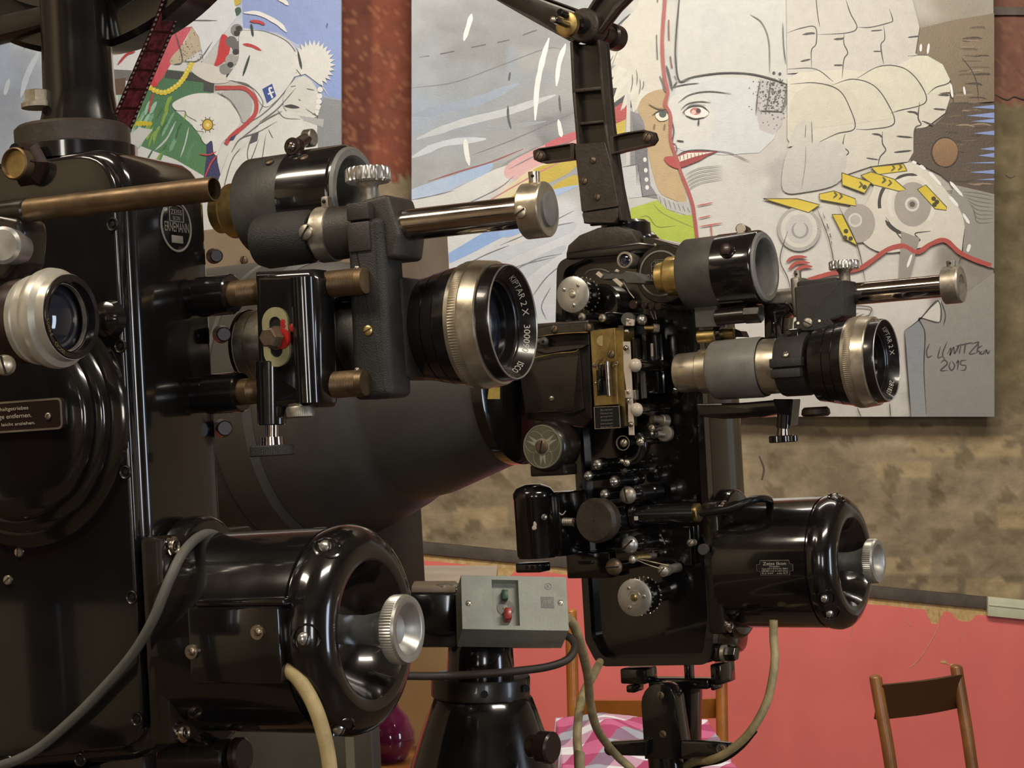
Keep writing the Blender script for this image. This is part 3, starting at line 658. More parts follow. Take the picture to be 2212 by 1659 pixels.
# lower right figure
G('#8a857e', [(2024, 650), (2075, 640), (2146, 590), (2146, 900), (1965, 900), (1958, 820), (1952, 715), (1990, 690), (2000, 688)], False, '#85827d')
G('#7c8085', [(1952, 715), (1990, 690), (1998, 900), (1968, 900), (1958, 800)], False, '#8a8c8d'); G('#c2bdb6', [(1984, 686), (2030, 648), (2028, 696)], False); line([(1952, 715), (1985, 690), (2024, 650), (2028, 696), (1984, 688), (1996, 720), (1994, 800), (1999, 895)], 3); line([(1952, 715), (1958, 800), (1966, 900)], 3); line([(2030, 648), (2040, 680), (2036, 705)], 2.5)
line([(1660, 690), (1780, 668), (1770, 700)], 2, '#77706a'); line([(1830, 660), (1880, 665), (1870, 690)], 3, '#6c6660'); line([(1850, 880), (1858, 900)], 2); line([(1920, 870), (1922, 900)], 2)
G('#b8333a', [(1748, 880), (1785, 878), (1783, 897), (1750, 897)], False)
for i in range(5): S('#5d5650', 2, [(1830+i*12, 672+i*2), (1800+i*12, 690)])
# signature
sg = '#4a4542'
for pts in ([(2006, 742), (2000, 758), (2002, 772), (2012, 768)], [(2030, 748), (2024, 772), (2034, 770)], [(2044, 738), (2034, 765), (2040, 778)], [(2044, 765), (2052, 752), (2050, 768), (2058, 750), (2060, 764), (2068, 748), (2066, 762)],
            [(2074, 742), (2070, 765)], [(2084, 740), (2080, 765)], [(2062, 748), (2100, 740)], [(2096, 744), (2112, 740), (2092, 764), (2110, 762)], [(2112, 742), (2108, 762)], [(2120, 746), (2109, 755), (2118, 764)], [(2120, 758), (2114, 764), (2122, 764), (2124, 756)], [(2126, 766), (2128, 756), (2132, 764), (2136, 756)]): S(sg, 3, pts)
for pts in ([(2030, 784), (2038, 778), (2044, 786), (2030, 800), (2046, 800)], [(2052, 780), (2048, 792), (2054, 800), (2060, 790), (2054, 779)], [(2063, 786), (2068, 780), (2066, 800)], [(2086, 778), (2074, 780), (2074, 788), (2084, 790), (2082, 799), (2072, 800)]): S(sg, 3, pts)
pic = p.build('picture', 'painted_canvas', oc, e)
# ---------------------------------------------------------------- left painting
e, oc = canvas('painting', -420, 737, -75, 900, 'painting of white helmeted figures on blue, left of the rust-red wall strip')
p = Paint(PY, clip=(-420, 737, -75, 900)); G, S = p.poly, p.stroke
cps = [(0, 120, '#a9b7cc'), (60, 150, '#a8b1bf'), (100, 240, '#aeb4bd'), (-200, 100, '#a8b4c8'), (20, 220, '#9aa3b1'), (-200, 500, '#a9adb4'), (80, 80, '#c4cbd3'), (250, 100, '#cdd0d2'), (300, 160, '#cfd0d0'), (450, 40, '#cdd0d3'), (560, 20, '#8f9cc4'), (650, 40, '#8f9dc9'),
       (710, 100, '#8b9bcb'), (700, 180, '#7f94c9'), (560, 120, '#c9cacb'), (600, 200, '#cbcccb'), (500, 150, '#b3b1ac'), (700, 260, '#8b8d90'), (715, 300, '#808286'), (400, 200, '#c8c8c5'), (470, 280, '#cbcac6'), (600, 300, '#cbcbc7'), (640, 240, '#c9c9c6'), (500, 360, '#c9c9c5'), (400, 600, '#c0bfbb'), (650, 600, '#a9a9a9')]
cps = [(a, b, hexc(c)) for a, b, c in cps]
p.grid(-420, -75, 737, 900, 110, 90, lambda x, y: idw(cps, x, y, 2.4, .8))
G('#8a99c6', [(520, -75), (737, -75), (737, 215), (700, 205), (716, 150), (700, 105), (640, 95), (600, 70), (525, 60)], False, '#7f95cc')
S('#c6cfdb', 12, [(85, 110), (60, 160), (45, 210)]); S('#c6cfdb', 9, [(20, 170), (10, 205)]); S('#c9d2de', 14, [(-100, 120), (-20, 90), (80, 80)]); S('#7d8797', 2.5, [(0, 90), (30, 66)]); S('#7d8797', 2.5, [(50, 108), (75, 75)])
# green landscape
G('#3f6b4c', [(300, 190), (360, 150), (450, 160), (462, 200), (400, 215), (380, 240), (410, 265), (430, 290), (450, 320), (440, 380), (380, 345), (265, 300)], False, '#4a7a4f')
for i in range(45):
    x = random.uniform(290, 420); y = random.uniform(200, 330); S(random.choice(['#2f5a3c', '#6d9a78', '#8fb3a0', '#38633a', '#7c9a3a', '#547f5d']), random.uniform(3, 8), [(x, y), (x-8, y+14), (x-14, y+random.uniform(24, 40))])
G('#98b3a7', [(255, 205), (310, 195), (300, 250), (270, 290), (255, 290)], False); G('#3b3c3c', [(360, 152), (464, 163), (462, 200), (440, 196), (440, 178), (356, 168)], False); G('#6b6d6b', [(240, 150), (285, 152), (280, 175), (240, 170)], False); G('#5d4938', [(240, 172), (272, 168), (270, 205), (240, 205)], False)
G('#2b2d5c', [(446, 306), (466, 300), (470, 350), (480, 392), (440, 385), (446, 340)], False); S('#a8b7b5', 4, [(380, 262), (360, 300), (335, 325)]); S('#b0bfbd', 3, [(408, 275), (400, 310), (390, 340)])
G('#b9bcb9', [(262, 305), (300, 275), (330, 280), (300, 318), (290, 330)], False); S('#c4b52e', 9, [(292, 270), (306, 266), (326, 268)])
for i in range(5): p.ell('#b9a823', 297+i*7, 267+(i % 2), 4, 5)
# pink sail and red shape
G('#c05866', [(368, 60), (415, 58), (380, 120), (352, 168), (335, 188), (326, 175), (340, 130)], False, '#b9404c'); S('#b82d3a', 12, [(330, 150), (328, 175), (340, 186)]); G('#b3a58e', [(415, 60), (440, 62), (450, 90), (410, 125), (378, 140), (368, 128), (400, 90)])
for i in range(60): p.ell('#5a5147', random.gauss(415, 16), random.gauss(105, 18), 1.1, 1.1, n=5)
G('#cdd0d4', [(372, 0), (470, -75), (510, -75), (510, 40), (470, 90), (440, 130), (430, 80), (415, 58), (370, 62)], False)
G('#c9c6bf', [(410, 140), (440, 136), (480, 150), (496, 175), (460, 180), (420, 160)])
G('#b9262e', [(480, 75), (492, 80), (498, 100), (488, 130), (464, 143), (470, 120), (474, 95)]); 
for (x, y, r) in ((512, 65, 13), (500, 90, 12), (512, 100, 11), (500, 130, 13), (486, 150, 12), (500, 160, 11), (512, 130, 9)): p.ell(random.choice(['#7d7c7a', '#989793', '#5f5e5c']), x, y, r, r)
for (x, y) in ((512, 72), (510, 112), (498, 140), (496, 165), (516, 62)): p.ell('#22221f', x, y, 7, 6)
G('#2f4f3c', [(508, 20), (518, 16), (521, 26), (512, 34)]); G(YE, [(500, -30), (528, -40), (520, 8), (508, 14)], False)
for k in range(17):
    a = math.radians(170-k*8.5); x = 345+math.cos(a)*-0; 
for (x, y) in ((325, 190), (333, 195), (341, 198), (349, 200), (357, 200), (365, 197), (372, 193), (379, 188), (386, 183), (391, 177), (396, 171), (400, 165), (403, 159), (407, 152), (411, 145), (414, 138)):
    p.ell('#c9b637', x, y, 5.5, 6); p.ell('#e0d58a', x-1, y-2, 1.8, 1.8)
# big helmet, figures
G('#cecfce', [(520, 70), (560, 66), (610, 80), (640, 110), (645, 145), (630, 180), (600, 215), (570, 230), (540, 185), (505, 175), (490, 170), (515, 130)])
line2 = lambda pts, w=2.2, c='#5d5b5a': S(c, w, pts)
line2([(520, 66), (570, 68), (620, 90), (643, 125), (640, 160), (610, 205), (570, 245), (530, 270)]); line2([(505, 175), (545, 190), (568, 220), (560, 245)])
G('#cfcfcc', [(375, 222), (420, 203), (470, 205), (500, 225), (520, 262), (500, 290), (480, 310), (470, 335), (462, 330), (458, 305), (445, 312), (435, 298), (440, 285), (425, 282), (415, 268), (425, 262), (405, 250), (400, 240), (380, 238)])
S('#ac3a3a', 9, [(465, 190), (500, 190), (530, 192), (552, 215), (552, 245), (530, 270), (500, 295), (488, 312)], taper=False); G('#a7a7a6', [(480, 200), (525, 198), (545, 220), (540, 250), (525, 265), (510, 235)]); line2([(470, 200), (500, 220), (525, 262)])
p.ell('#caa83a', 449, 270, 10, 11); p.arc('#6b5a22', 2.5, 449, 270, 11, 12, 0, 360, taper=False); p.ell('#e0cf8f', 449, 270, 4, 4)
for i in range(10):
    a = i*.628; S('#5c5546', 1.8, [(449+12*math.cos(a), 270+13*math.sin(a)), (449+17*math.cos(a), 270+18*math.sin(a))])
G('#1d3f8a', [(567, 193), (588, 181), (597, 208), (577, 224)], False)
S('#dcdcda', 4, [(588, 190), (582, 192), (585, 202), (589, 212)], taper=False); S('#dcdcda', 3.2, [(579, 204), (592, 199)], taper=False)
# fur head
fur = []
for i in range(46):
    a = math.radians(-210+i*6.2); r = 46 if i % 2 else 60; fur.append((676+r*math.cos(a)*.82, 140+r*math.sin(a)*.9))
G('#d2d1cb', fur+[(712, 210), (700, 190), (660, 160), (640, 165)], False)
G('#c6c5c0', [(625, 185), (655, 165), (680, 185), (690, 215), (680, 245), (655, 250), (620, 240), (612, 215)]); G('#cbcbc7', [(520, 330), (560, 270), (620, 240), (685, 250), (690, 420), (480, 430), (470, 395), (495, 330)], False)
for pts in ([(628, 188), (640, 186)], [(662, 192), (680, 196)], [(645, 215), (650, 218)], [(560, 265), (600, 235), (640, 190)], [(520, 300), (570, 262), (610, 240)], [(480, 420), (500, 350), (520, 320)], [(505, 400), (540, 350), (560, 300)], [(530, 420), (560, 370), (575, 290)],
            [(500, 330), (520, 300), (560, 285), (600, 262)], [(660, 235), (700, 262)], [(655, 262), (700, 250)], [(600, 238), (615, 255), (650, 258)], [(640, 150), (652, 165)], [(545, 290), (535, 330), (540, 360)], [(580, 280), (590, 300)]): line2(pts)
G('#2b2b2b', [(614, 230), (630, 226), (648, 233), (632, 235)]); G('#45474a', [(545, 292), (560, 284), (556, 305), (540, 312)], False); G('#24305c', [(500, 296), (512, 290), (505, 302), (495, 304)], False)
for y in (194, 208, 220, 232, 244): p.ell('#d9d8d4', 692-(y-194)*.1, y, 6, 6)
G('#7f8185', [(688, 245), (700, 212), (737, 218), (737, 420), (694, 420), (685, 290)], False); G('#a5a5a5', [(645, 250), (700, 258), (698, 275), (660, 262)], False)
for a in ((527, 28, 560, 30, 600, 50, 620, 70), (595, -8, 608, 0, 615, 4, 624, 12)): S(WH, 9, [(a[0], a[1]), (a[2], a[3]), (a[4], a[5]), (a[6], a[7])])
for a in ((540, 46, 560, 48, 573, 54), (525, 96, 545, 100, 565, 110)): S('#b02f33', 7, [(a[0], a[1]), (a[2], a[3]), (a[4], a[5])])
for a in ((543, 52, 547, 80), (540, 120, 525, 165), (644, 112, 652, 150)): S('#26312c', 5, [(a[0], a[1]), (a[2], a[3])])
S('#ab2e30', 5, [(293, 112), (275, 118), (255, 140)]); S('#a8373a', 4, [(331, 200), (322, 245)]); S('#b0383c', 3.5, [(470, 335), (455, 355), (440, 392)]); S('#b0383c', 3, [(430, 333), (450, 335), (468, 328)])
line2([(375, 50), (415, 45), (470, 45)]); line2([(378, 65), (395, 130), (376, 140)]); line2([(460, 90), (430, 130), (395, 133)]); line2([(243, 250), (262, 230), (262, 300)], 1.5)
S('#40526b', 2.5, [(708, 50), (706, 60)])
p.build('picture', 'painted_canvas', oc, e)
# ---------------------------------------------------------------- the two projectors
AX = V((1, 0, 0)); UP = V((0, 0, 1)); NR = V((0, -1, 0))       # along the beam, up, towards the operator's aisle
LF = Fr(1110, 695, 1.64, 25, 3.7, (-.38, -.12, -1.66))
RF = Fr(1915, 778, 2.30, 30, 3.7, (-.38, .12, -1.64))
def subs(par, name, m, **k): return m.build(name, par, **k)
def motor(e, dx, y, z, side):
    c = V((dx, y, z))
    m = MB('enamel')
    m.lathe(c, AX, [(-.262, .06), (-.258, .0855), (-.25, .0868), (-.128, .0872), (-.127, .0850), (-.125, .0850), (-.124, .0878), (-.118, .0893), (-.110, .0893), (-.102, .0862), (-.096, .0805),
                    (-.0915, .072), (-.0905, .064), (-.092, .0585), (-.098, .0545), (-.108, .050), (-.122, .041), (-.130, .028), (-.131, .012), (-.131, 0)], 96, caps=False)
    mo = m.build('motor', e, label='black enamelled drive motor')
    k = MB('aluminium')
    k.lathe(c, AX, [(-.131, .0125), (-.100, .0122), (-.089, .0138), (-.079, .0175), (-.0735, .0235), (-.0712, .0268), (-.0708, .0285), (-.0700, .0292), (-.0605, .0292), (-.0598, .0285),
                    (-.0575, .0278), (-.0572, .0225), (-.058, .0212), (-.064, .017), (-.0685, .0125), (-.069, .0085), (-.0685, 0)], 144, caps=False, kn=(7, 8), amp=.035)
    subs(mo, 'hand_wheel', k, label='knurled aluminium hand wheel')
    m = MB('enamel'); st_ = [c+V((-.276, math.cos(a)*.056, math.sin(a)*.056+(.046 if math.sin(a) >= 0 else -.046))) for a in [2*math.pi*i/40+.001 for i in range(40)]]
    m.prism(st_, (.024, 0, 0), .006, 3); subs(mo, 'motor_flange', m)
    m = MB('enamel_warm'); m.box((dx-.275, y-.071, z-.088), (dx-.252, y+.071, z+.088), .004); subs(mo, 'mounting_plate', m)
    for a, b in ((-.058, .079), (-.058, -.079), (.062, -.07)):
        m = MB('chrome'); p = c+V((-.252, a, b)); m.lathe(p, AX, [(0, .0088), (.003, .0088), (.0034, .007)], 24)
        m.socket(p+AX*.003, AX, .0062, 'screw_steel'); subs(mo, 'bolt', m)
    for th in ((58, -62, 178) if side < 0 else (-152, 80, -45)):
        d = V((0, math.cos(math.radians(th)), math.sin(math.radians(th)))); d = V((0, -abs(d.y), d.z)) if side < 0 else V((0, -abs(d.y), d.z))
        p = c+AX*(-.108)+d*.0855
        m = MB('enamel'); m.lathe(p-d*.006, d+AX*.5, [(0, .0125), (.0078, .0125), (.0085, .011), (.006, .0095), (.003, .009)], 28)
        m.mat('steel'); m.screw(p+d*.001, d*.4+AX, .0055, 'steel', .006, 1.2); subs(mo, 'cap_screw', m)
    # transfer on the motor's top
    m = MB('pale_ink')
    for i in range(6):
        a0 = math.radians(88+i*3.6+(0 if side < 0 else 6)); a1 = a0+math.radians(3.7); 
        q = [c+V((x, -math.cos(a)*.0874*1, math.sin(a)*.0876)) for x, a in ((-.146+.002*(i == 0), a0), (-.132, a0), (-.132, a1), (-.146+.002*(i == 0), a1))]
        m.face([m.bm.verts.new(v) for v in q])
    subs(mo, 'decal', m); return mo
def front_lens(e, y, z, txt, dx=0.0):
    c = V((dx, y, z))
    m = MB('lens_black')
    m.lathe(c, AX, [(-.092, .025), (-.090, .043), (-.088, .0462), (-.079, .0475), (-.069, .0498), (-.0685, .0488), (-.0675, .0500), (-.0565, .0524), (-.056, .0516), (-.055, .0526), (-.043, .0545), (-.0425, .050), (-.013, .050),
                    (-.0125, .0527), (-.003, .0520), (-.0008, .0512)], 96, caps=False)
    le = m.build('lens', e, label='black anamorphic lens with nickel rings')
    m = MB('nickel'); m.lathe(c, AX, [(-.0428, .0548), (-.0422, .0560), (-.0382, .0567), (-.0378, .0572)], 120, caps=False); m.mat('nickel_knurl'); m.lathe(c, AX, [(-.0378, .0572), (-.0376, .0574), (-.0294, .0576), (-.0292, .0572)], 280, caps=False, kn=(1, 2), amp=.012)
    m.mat('nickel'); m.lathe(c, AX, [(-.0292, .0572), (-.0288, .0562), (-.0280, .0562), (-.0276, .0572), (-.0138, .0556), (-.0126, .0545), (-.0124, .052)], 120, caps=False)
    subs(le, 'focus_ring', m, label='nickel focusing ring with knurled band')
    m = MB('aluminium'); m.lathe(c, AX, [(-.0008, .0513), (.0001, .0509), (.0002, .0502), (-.0008, .0498)], 96, caps=False); subs(le, 'rim', m)
    m = MB('lens_black'); m.lathe(c, AX, [(-.0008, .0499), (-.0125, .0415), (-.0135, .040), (-.0145, .040), (-.016, .0385), (-.0162, .0375), (-.0172, .0375), (-.024, .036), (-.0245, .034), (-.04, .033)], 96, caps=False)
    m.mat('white_ink')
    for s_, th in txt: m.ring_text(s_, c+AX*-.0106, .0430, .0036, math.radians(th), slope=1.34, lift=.0006, sp=1.75)
    subs(le, 'engraved_bezel', m)
    m = MB('lens_glass')
    m.lathe(c, AX, [(-.030+.006*(1-(i/10)**2), .036*i/10) for i in range(11)], 64, caps=False); subs(le, 'front_glass', m)
    return le
def eyepiece(e, y, z, dx=0.0):
    c = V((dx, y, z))
    m = MB('crackle_brown' if y < -9 else 'grey_dark')
    m.lathe(c, AX, [(-.262, .0), (-.262, .044), (-.2585, .0465), (-.206, .047), (-.2055, .044)], 96, caps=False)
    ey = m.build('condenser_housing', e, label='grey and black condenser cylinder with open front')
    m = MB('enamel'); m.lathe(c, AX, [(-.212, .046), (-.2105, .0482), (-.158, .0482), (-.1555, .047), (-.154, .0445)], 96, caps=False)
    subs(ey, 'sleeve', m, label='glossy black sleeve')
    m = MB('grey_paint'); m.lathe(c, AX, [(-.156, .0455), (-.1535, .0455), (-.1515, .0435), (-.1512, .0375), (-.153, .036), (-.158, .0352), (-.2, .0345)], 96, caps=False)
    m.mat('grey_dark'); m.lathe(c, AX, [(-.2, .0345), (-.2005, 0)], 48, caps=False); subs(ey, 'open_tube', m, label='grey ring and inner tube')
    m = MB('brass'); m.lathe(c, AX, [(-.304, .0), (-.304, .0190), (-.303, .0198), (-.292, .0205), (-.2915, .0230), (-.2885, .0258), (-.287, .0262), (-.261, .0265)], 96, caps=False); subs(ey, 'brass_collar', m, label='brass collar')
    return ey
def knob_top(e, p, r, h, stem, name='clamp_knob'):
    m = MB('steel'); m.lathe(p, UP, [(-h*.5, 0), (-h*.5, r*.9), (-h*.38, r*1.0), (h*.38, r*1.0), (h*.5, r*.92), (h*.5, 0)], 96, caps=False, kn=(2, 3), amp=.07, kp=2)
    m.mat('nickel_dull'); m.lathe(p, UP, [(-h*.4, r*.62), (-h*.75, r*.42), (-h*1.0, r*.37), (-stem, r*.37)], 32, caps=False)
    return m.build(name, e, label='knurled steel knob')
# ================================================================ near projector
e = LF.empty('film_projector', 'large black projector at left, drive side with round gearbox cover, motor and 2X lens', 'projector'); LP = LF.P
yb0, yb1 = -.176, -.055; XF = LP(300, 900, yb0).x
top = [(-420, 300), (0, 236), (215, 252), (272, 285)]
bp = [V((-.7, yb0, .172))]+[V((XF+.001, yb0, .172)), V((XF, yb0, -.36))]+[LP(-420, 1700, yb0)]
bp = round_poly(bp, [.01, .045, .04, .01], 8)
m = MB('enamel').prism(bp, (0, yb1-yb0, 0), .012, 4); m.build('housing', e, label='black enamelled gear housing')
m = MB('enamel'); dp = [V((-.7, yb0, .166))]+[V((XF-.003, yb0, .166)), V((XF-.003, yb0, -.348))]+[LP(-400, 1680, yb0)]
dp = round_poly(dp, [.01, .045, .035, .01], 8)
m.prism([p+V((0, -.012, 0)) for p in dp], (0, .013, 0), .004, 3)
dp2 = [p for p in dp]
door = m.build('side_cover', e, label='black screwed side cover')
for (x, y) in ((245, 485), (262, 748), (273, 1020), (287, 1290), (298, 1553), (175, 1641), (22, 1646)):
    subs(door, 'socket_screw', MB('enamel').socket(LP(x, y, yb0-.012), NR, .0058, 'enamel_warm'))
for (x, y, a) in ((42, 1193, 1.5), (18, 1253, .6)): subs(door, 'slotted_screw', MB('nickel').screw(LP(x, y, yb0-.012), NR, .0043, 'nickel', .003, a))
# round gearbox cover
c = LP(55, 910, yb0-.012)
m = MB('enamel'); m.lathe(c, NR, [(0, .112), (.004, .111), (.007, .106), (.008, .098), (.012, .096), (.0145, .092), (.015, .086), (.021, .083), (.024, .078), (.025, .05), (.026, 0)], 128, caps=False)
m.lathe(LP(238, 690, yb0-.012), NR, [(0, .017), (.008, .015), (.012, .009), (.013, 0)], 32)
gc = m.build('gearbox_cover', e, label='round stepped gearbox cover')
# instruction plate
pl = V(LP(2, 902, yb0-.0415)); m = MB('bakelite'); ex = V((math.cos(.02), 0, math.sin(-.012)))
rp = round_poly([pl+V((a*.066, 0, b*.0135)) for a, b in ((-1, -1), (1, -1), (1, 1), (-1, 1))], .005)
ri = round_poly([pl+V((a*.0645, 0, b*.0118)) for a, b in ((-1, -1), (1, -1), (1, 1), (-1, 1))], .004)
m.prism(rp, (0, .011, 0), .0004, 1); m.mat('nickel'); m.ring_prism([p+NR*.0003 for p in rp], [p+NR*.0003 for p in ri], (0, .0004, 0)); m.mat('white_ink')
for s_, x, dz, h, wd in (('Entfernen des Schaltgetriebes', 39, .0065, .0042, .072), ('Scheiben - Einlage entfernen.', 45, -.0001, .0050, .078), ('diese Kappe nur leicht anziehen.', 52, -.0068, .0036, .078)):
    q = LP(x, 900, yb0-.042); m.text(s_, (q.x-wd/2+.012, q.y, pl.z+dz), AX, UP, h, .0005, wid=wd)
m.screw(LP(104, 899, yb0-.042), NR, .003, 'nickel_dull', .0016, .9); m.build('instruction_plate', e, label='small engraved plate with German text')
# sight glass
c = LP(63, 356, yb0-.012); m = MB('bakelite'); m.lathe(c, NR, [(0, .021), (.004, .019), (.008, .015), (.016, .0148)], 6, caps=False); m.mat('brass_brown'); m.lathe(c+V((0, -.010, -.001)), NR, [(0, .0143), (.01, .0143), (.011, .013), (.0075, .0115)], 40, caps=False)
m.mat('brass_old'); m.lathe(c+V((0, -.0175, -.001)), NR, [(0, .0118), (.0004, 0)], 30, caps=False); m.mat('dark'); m.lathe(LP(36, 325, yb0-.012), NR, [(0, .007), (.003, .006), (.001, 0)], 20, caps=False)
m.build('oil_sight_glass', e, label='brass-rimmed oil sight glass')
# maker's emblem on the front face
c = V(LF.PX(377, 489, XF)); m = MB('enamel'); m.lathe(c, AX, [(0, .024), (.0015, .024), (.002, .0225)], 64, caps=True); m.mat('pale_ink'); m.lathe(c, AX, [(.0015, .0236), (.0024, .0232), (.0024, .0216), (.0016, .0212)], 64, caps=False)
Y1 = V((0, 1, 0))
m.text('ZEISS', c+V((.0023, 0, .0125)), Y1, UP, .0044, .0003, wid=.017); m.text('IKON', c+V((.0023, 0, .007)), Y1, UP, .0038, .0003, wid=.011); m.text('ERNEMANN', c+V((.0023, 0, -.001)), Y1, UP, .0085, .0003, wid=.037)
m.box(c+V((.0018, -.0085, -.0155)), c+V((.0028, .0085, -.0085)), .0004); m.tube([c+V((.0026, a, b)) for a, b in ((-.0105, .010), (-.0105, .016), (-.004, .0185), (.004, .0185), (.0105, .016), (.0105, .004), (-.0105, .004), (-.0105, .010))], .0005, 6, 0)
m.build('maker_emblem', e, label='round maker emblem')
motor(e, 0, -.12, -.257, -1)
# terminal box on the motor
a, b = LP(402, 1312, -.216), LP(600, 1312, -.216); zb = LP(402, 1478, -.216).z
m = MB('enamel'); m.box((a.x, -.216, zb), (b.x, -.17, a.z), .003); m.box((a.x+.008, -.214, a.z), (b.x+.004, -.18, a.z+.0055), .0015); tb = m.build('terminal_box', e, label='square black terminal box on the motor')
for (x, y) in ((415, 1408), (557, 1366)):
    m = MB('screw_steel'); m.lathe(LP(x, y, -.216), NR, [(0, .0062), (.0018, .006), (.002, .003)], 28); m.screw(LP(x, y, -.2178), NR, .0032, 'screw_steel', .0025, -.8); subs(tb, 'screw', m)
# guide posts and rods for the lens carrier
for nm, (px, py), z_ in (('upper', (415, 640), 0), ('lower', (435, 850), 0)):
    q = LP(px+40, py, -.085); m = MB('enamel'); m.rod((XF-.01, q.y, q.z), (q.x-.012, q.y, q.z), .0165, .0165, 40); m.rod((q.x-.012, q.y, q.z), (q.x+.024, q.y, q.z), .0182, .0182, 48, .0012)
    c0 = m.build('rod_socket', e)
    x1 = LP(790, py-30, -.085).x; zz = q.z
    m = MB('brass_brown'); m.rod((q.x+.02, q.y, zz), (q.x+.034, q.y, zz), .0118); m.thread((q.x+.034, q.y, zz), (x1-.006, q.y, zz), .0118, .0015, .05, 40); m.rod((x1-.006, q.y, zz), (x1, q.y, zz), .0118, .0112)
    m.screw((x1-.008, q.y, zz+.0115), UP, .0022, 'nickel', .002); m.build('threaded_rod', e, label='threaded brass guide rod')
# lens carrier bracket
yk = -.112
def Lp(pts, y): return [LP(a, b, y) for a, b in pts]
m = MB('enamel'); m.prism(Lp([(545, 586), (600, 584), (668, 580), (684, 600), (690, 868), (684, 880), (606, 884), (604, 905), (563, 908), (552, 800)], yk), (0, .036, 0), .008, 4)
m.rod(LP(655, 600, yk+.004), LP(668, 870, yk+.004), .0115, .011, 32); m.rod(LP(585, 780, yk+.008), LP(587, 918, yk+.008), .0135, .0125, 40, .001)
cr_ = m.build('lens_carrier', e, label='glossy black lens carrier')
ov = []
c = LP(598, 728, yk-.001)
for i in range(36):
    a = 2*math.pi*i/36; ov.append((math.cos(a), math.sin(a)))
O = [c+V((x*.0132, 0, z*.0135+(.0125 if z > 0 else -.0125))) for x, z in ov]; I = [c+V((x*.0062, -0.0, z*.0062+(.0115 if z > 0 else -.0115))) for x, z in ov]
m = MB('olive_enamel'); m.ring_prism([p+NR*.002 for p in O], [p+NR*.002 for p in I], (0, .004, 0)); m.mat('dark'); m.prism([p+NR*.0005 for p in I], (0, .001, 0)); subs(cr_, 'slot_plate', m, label='olive slotted plate')
m = MB('screw_brown'); p = LP(600, 730, yk-.002); m.lathe(p, NR, [(0, .0105), (.003, .0105), (.003, .0075), (.006, .0075)], 24); m.hexbolt(p+NR*.006, NR, .0088, .011, 'screw_brown'); m.mat('red_paint'); m.lathe(p+V((.0045, -.001, -.001)), NR, [(0, .0095), (.0022, .0088), (.0025, .005)], 20)
subs(cr_, 'hex_bolt', m, label='brown hexagon bolt with red paint')
m = MB('red_paint'); m.sphere(LP(634, 708, yk-.001), .0045, (1, .5, .9)); m.sphere(LP(612, 700, yk-.0025), .004, (.8, .3, 1.3)); subs(cr_, 'sealing_paint', m)
m = MB('chrome'); m.rod(LP(587, 916, yk+.008), LP(587, 950, yk+.008), .0062); m.rod(LP(587, 944, yk+.008), LP(588, 965, yk+.008), .0102, .0108, 32); m.mat('crackle')
m.lathe(LP(588, 985, yk+.008), UP, [(0, 0), (0, .0185), (.001, .0196), (.0085, .0196), (.0095, .0185), (.0098, 0)], 120, caps=False, kn=(2, 3), amp=.02, kp=1); m.build('focus_knob', e, label='black knurled focusing knob')
m = MB('nickel_dull'); m.rod(LP(650, 858, yk+.006), LP(650, 880, yk+.006), .0045, .0055); m.lathe(LP(650, 902, yk+.006), UP, [(0, .010), (.001, .0122), (.0085, .0124), (.0098, .0115), (.0102, .004)], 96, kn=(1, 2), amp=.02); m.build('lock_knob', e, label='nickel locking knob')
# rear barrel and carrier blocks behind
m = MB('lens_black'); m.lathe((0, 0, -.0025), AX, [(-.279, .03), (-.278, .0352), (-.274, .0356)], 72, caps=False); m.mat('nickel_dull'); m.lathe((0, 0, -.0025), AX, [(-.274, .0345), (-.263, .0345), (-.2625, .0335), (-.24, .0335)], 72, caps=False)
m.mat('grey_dark'); m.lathe((0, 0, -.0025), AX, [(-.24, .033), (-.12, .033)], 72, caps=False); m.build('rear_barrel', e, label='grey rear lens barrel')
m = MB('enamel'); m.box((-.20, -.05, -.05), (-.165, .05, .052), .003); m.box((-.165, -.02, .028), (-.11, .02, .036), .002); m.mat('nickel_dull'); m.sphere(LP(676, 660, -.06), .0035); m.build('barrel_clamp', e)
# vertical lens plate
ya = -.078; x0, x1 = LP(752, 700, ya).x, LP(838, 700, ya).x
m = MB('crackle'); z0, z1 = LP(800, 862, ya).z, LP(800, 470, ya).z
m.prism(round_poly([V((x0, ya, z0)), V((x1, ya, z0)), V((x1-.002, ya, z1)), V((x0+.003, ya, z1))], [.006, .008, .006, .006]), (0, .04, 0), .007, 4)
m.box((x1-.03, -.05, -.045), (x1+.002, .035, .045), .004, 2)
pl_ = m.build('lens_plate', e, label='matt black crackle lens mounting plate')
subs(pl_, 'brass_screw', MB('brass').screw(LP(795, 714, ya), NR, .0045, 'brass', .0016, .4))
front_lens(e, 0, 0, [('KIPTAR 2 X', 68), ('300090', -1), ('ISCO', -52)])
eyepiece(e, 0, .1285)
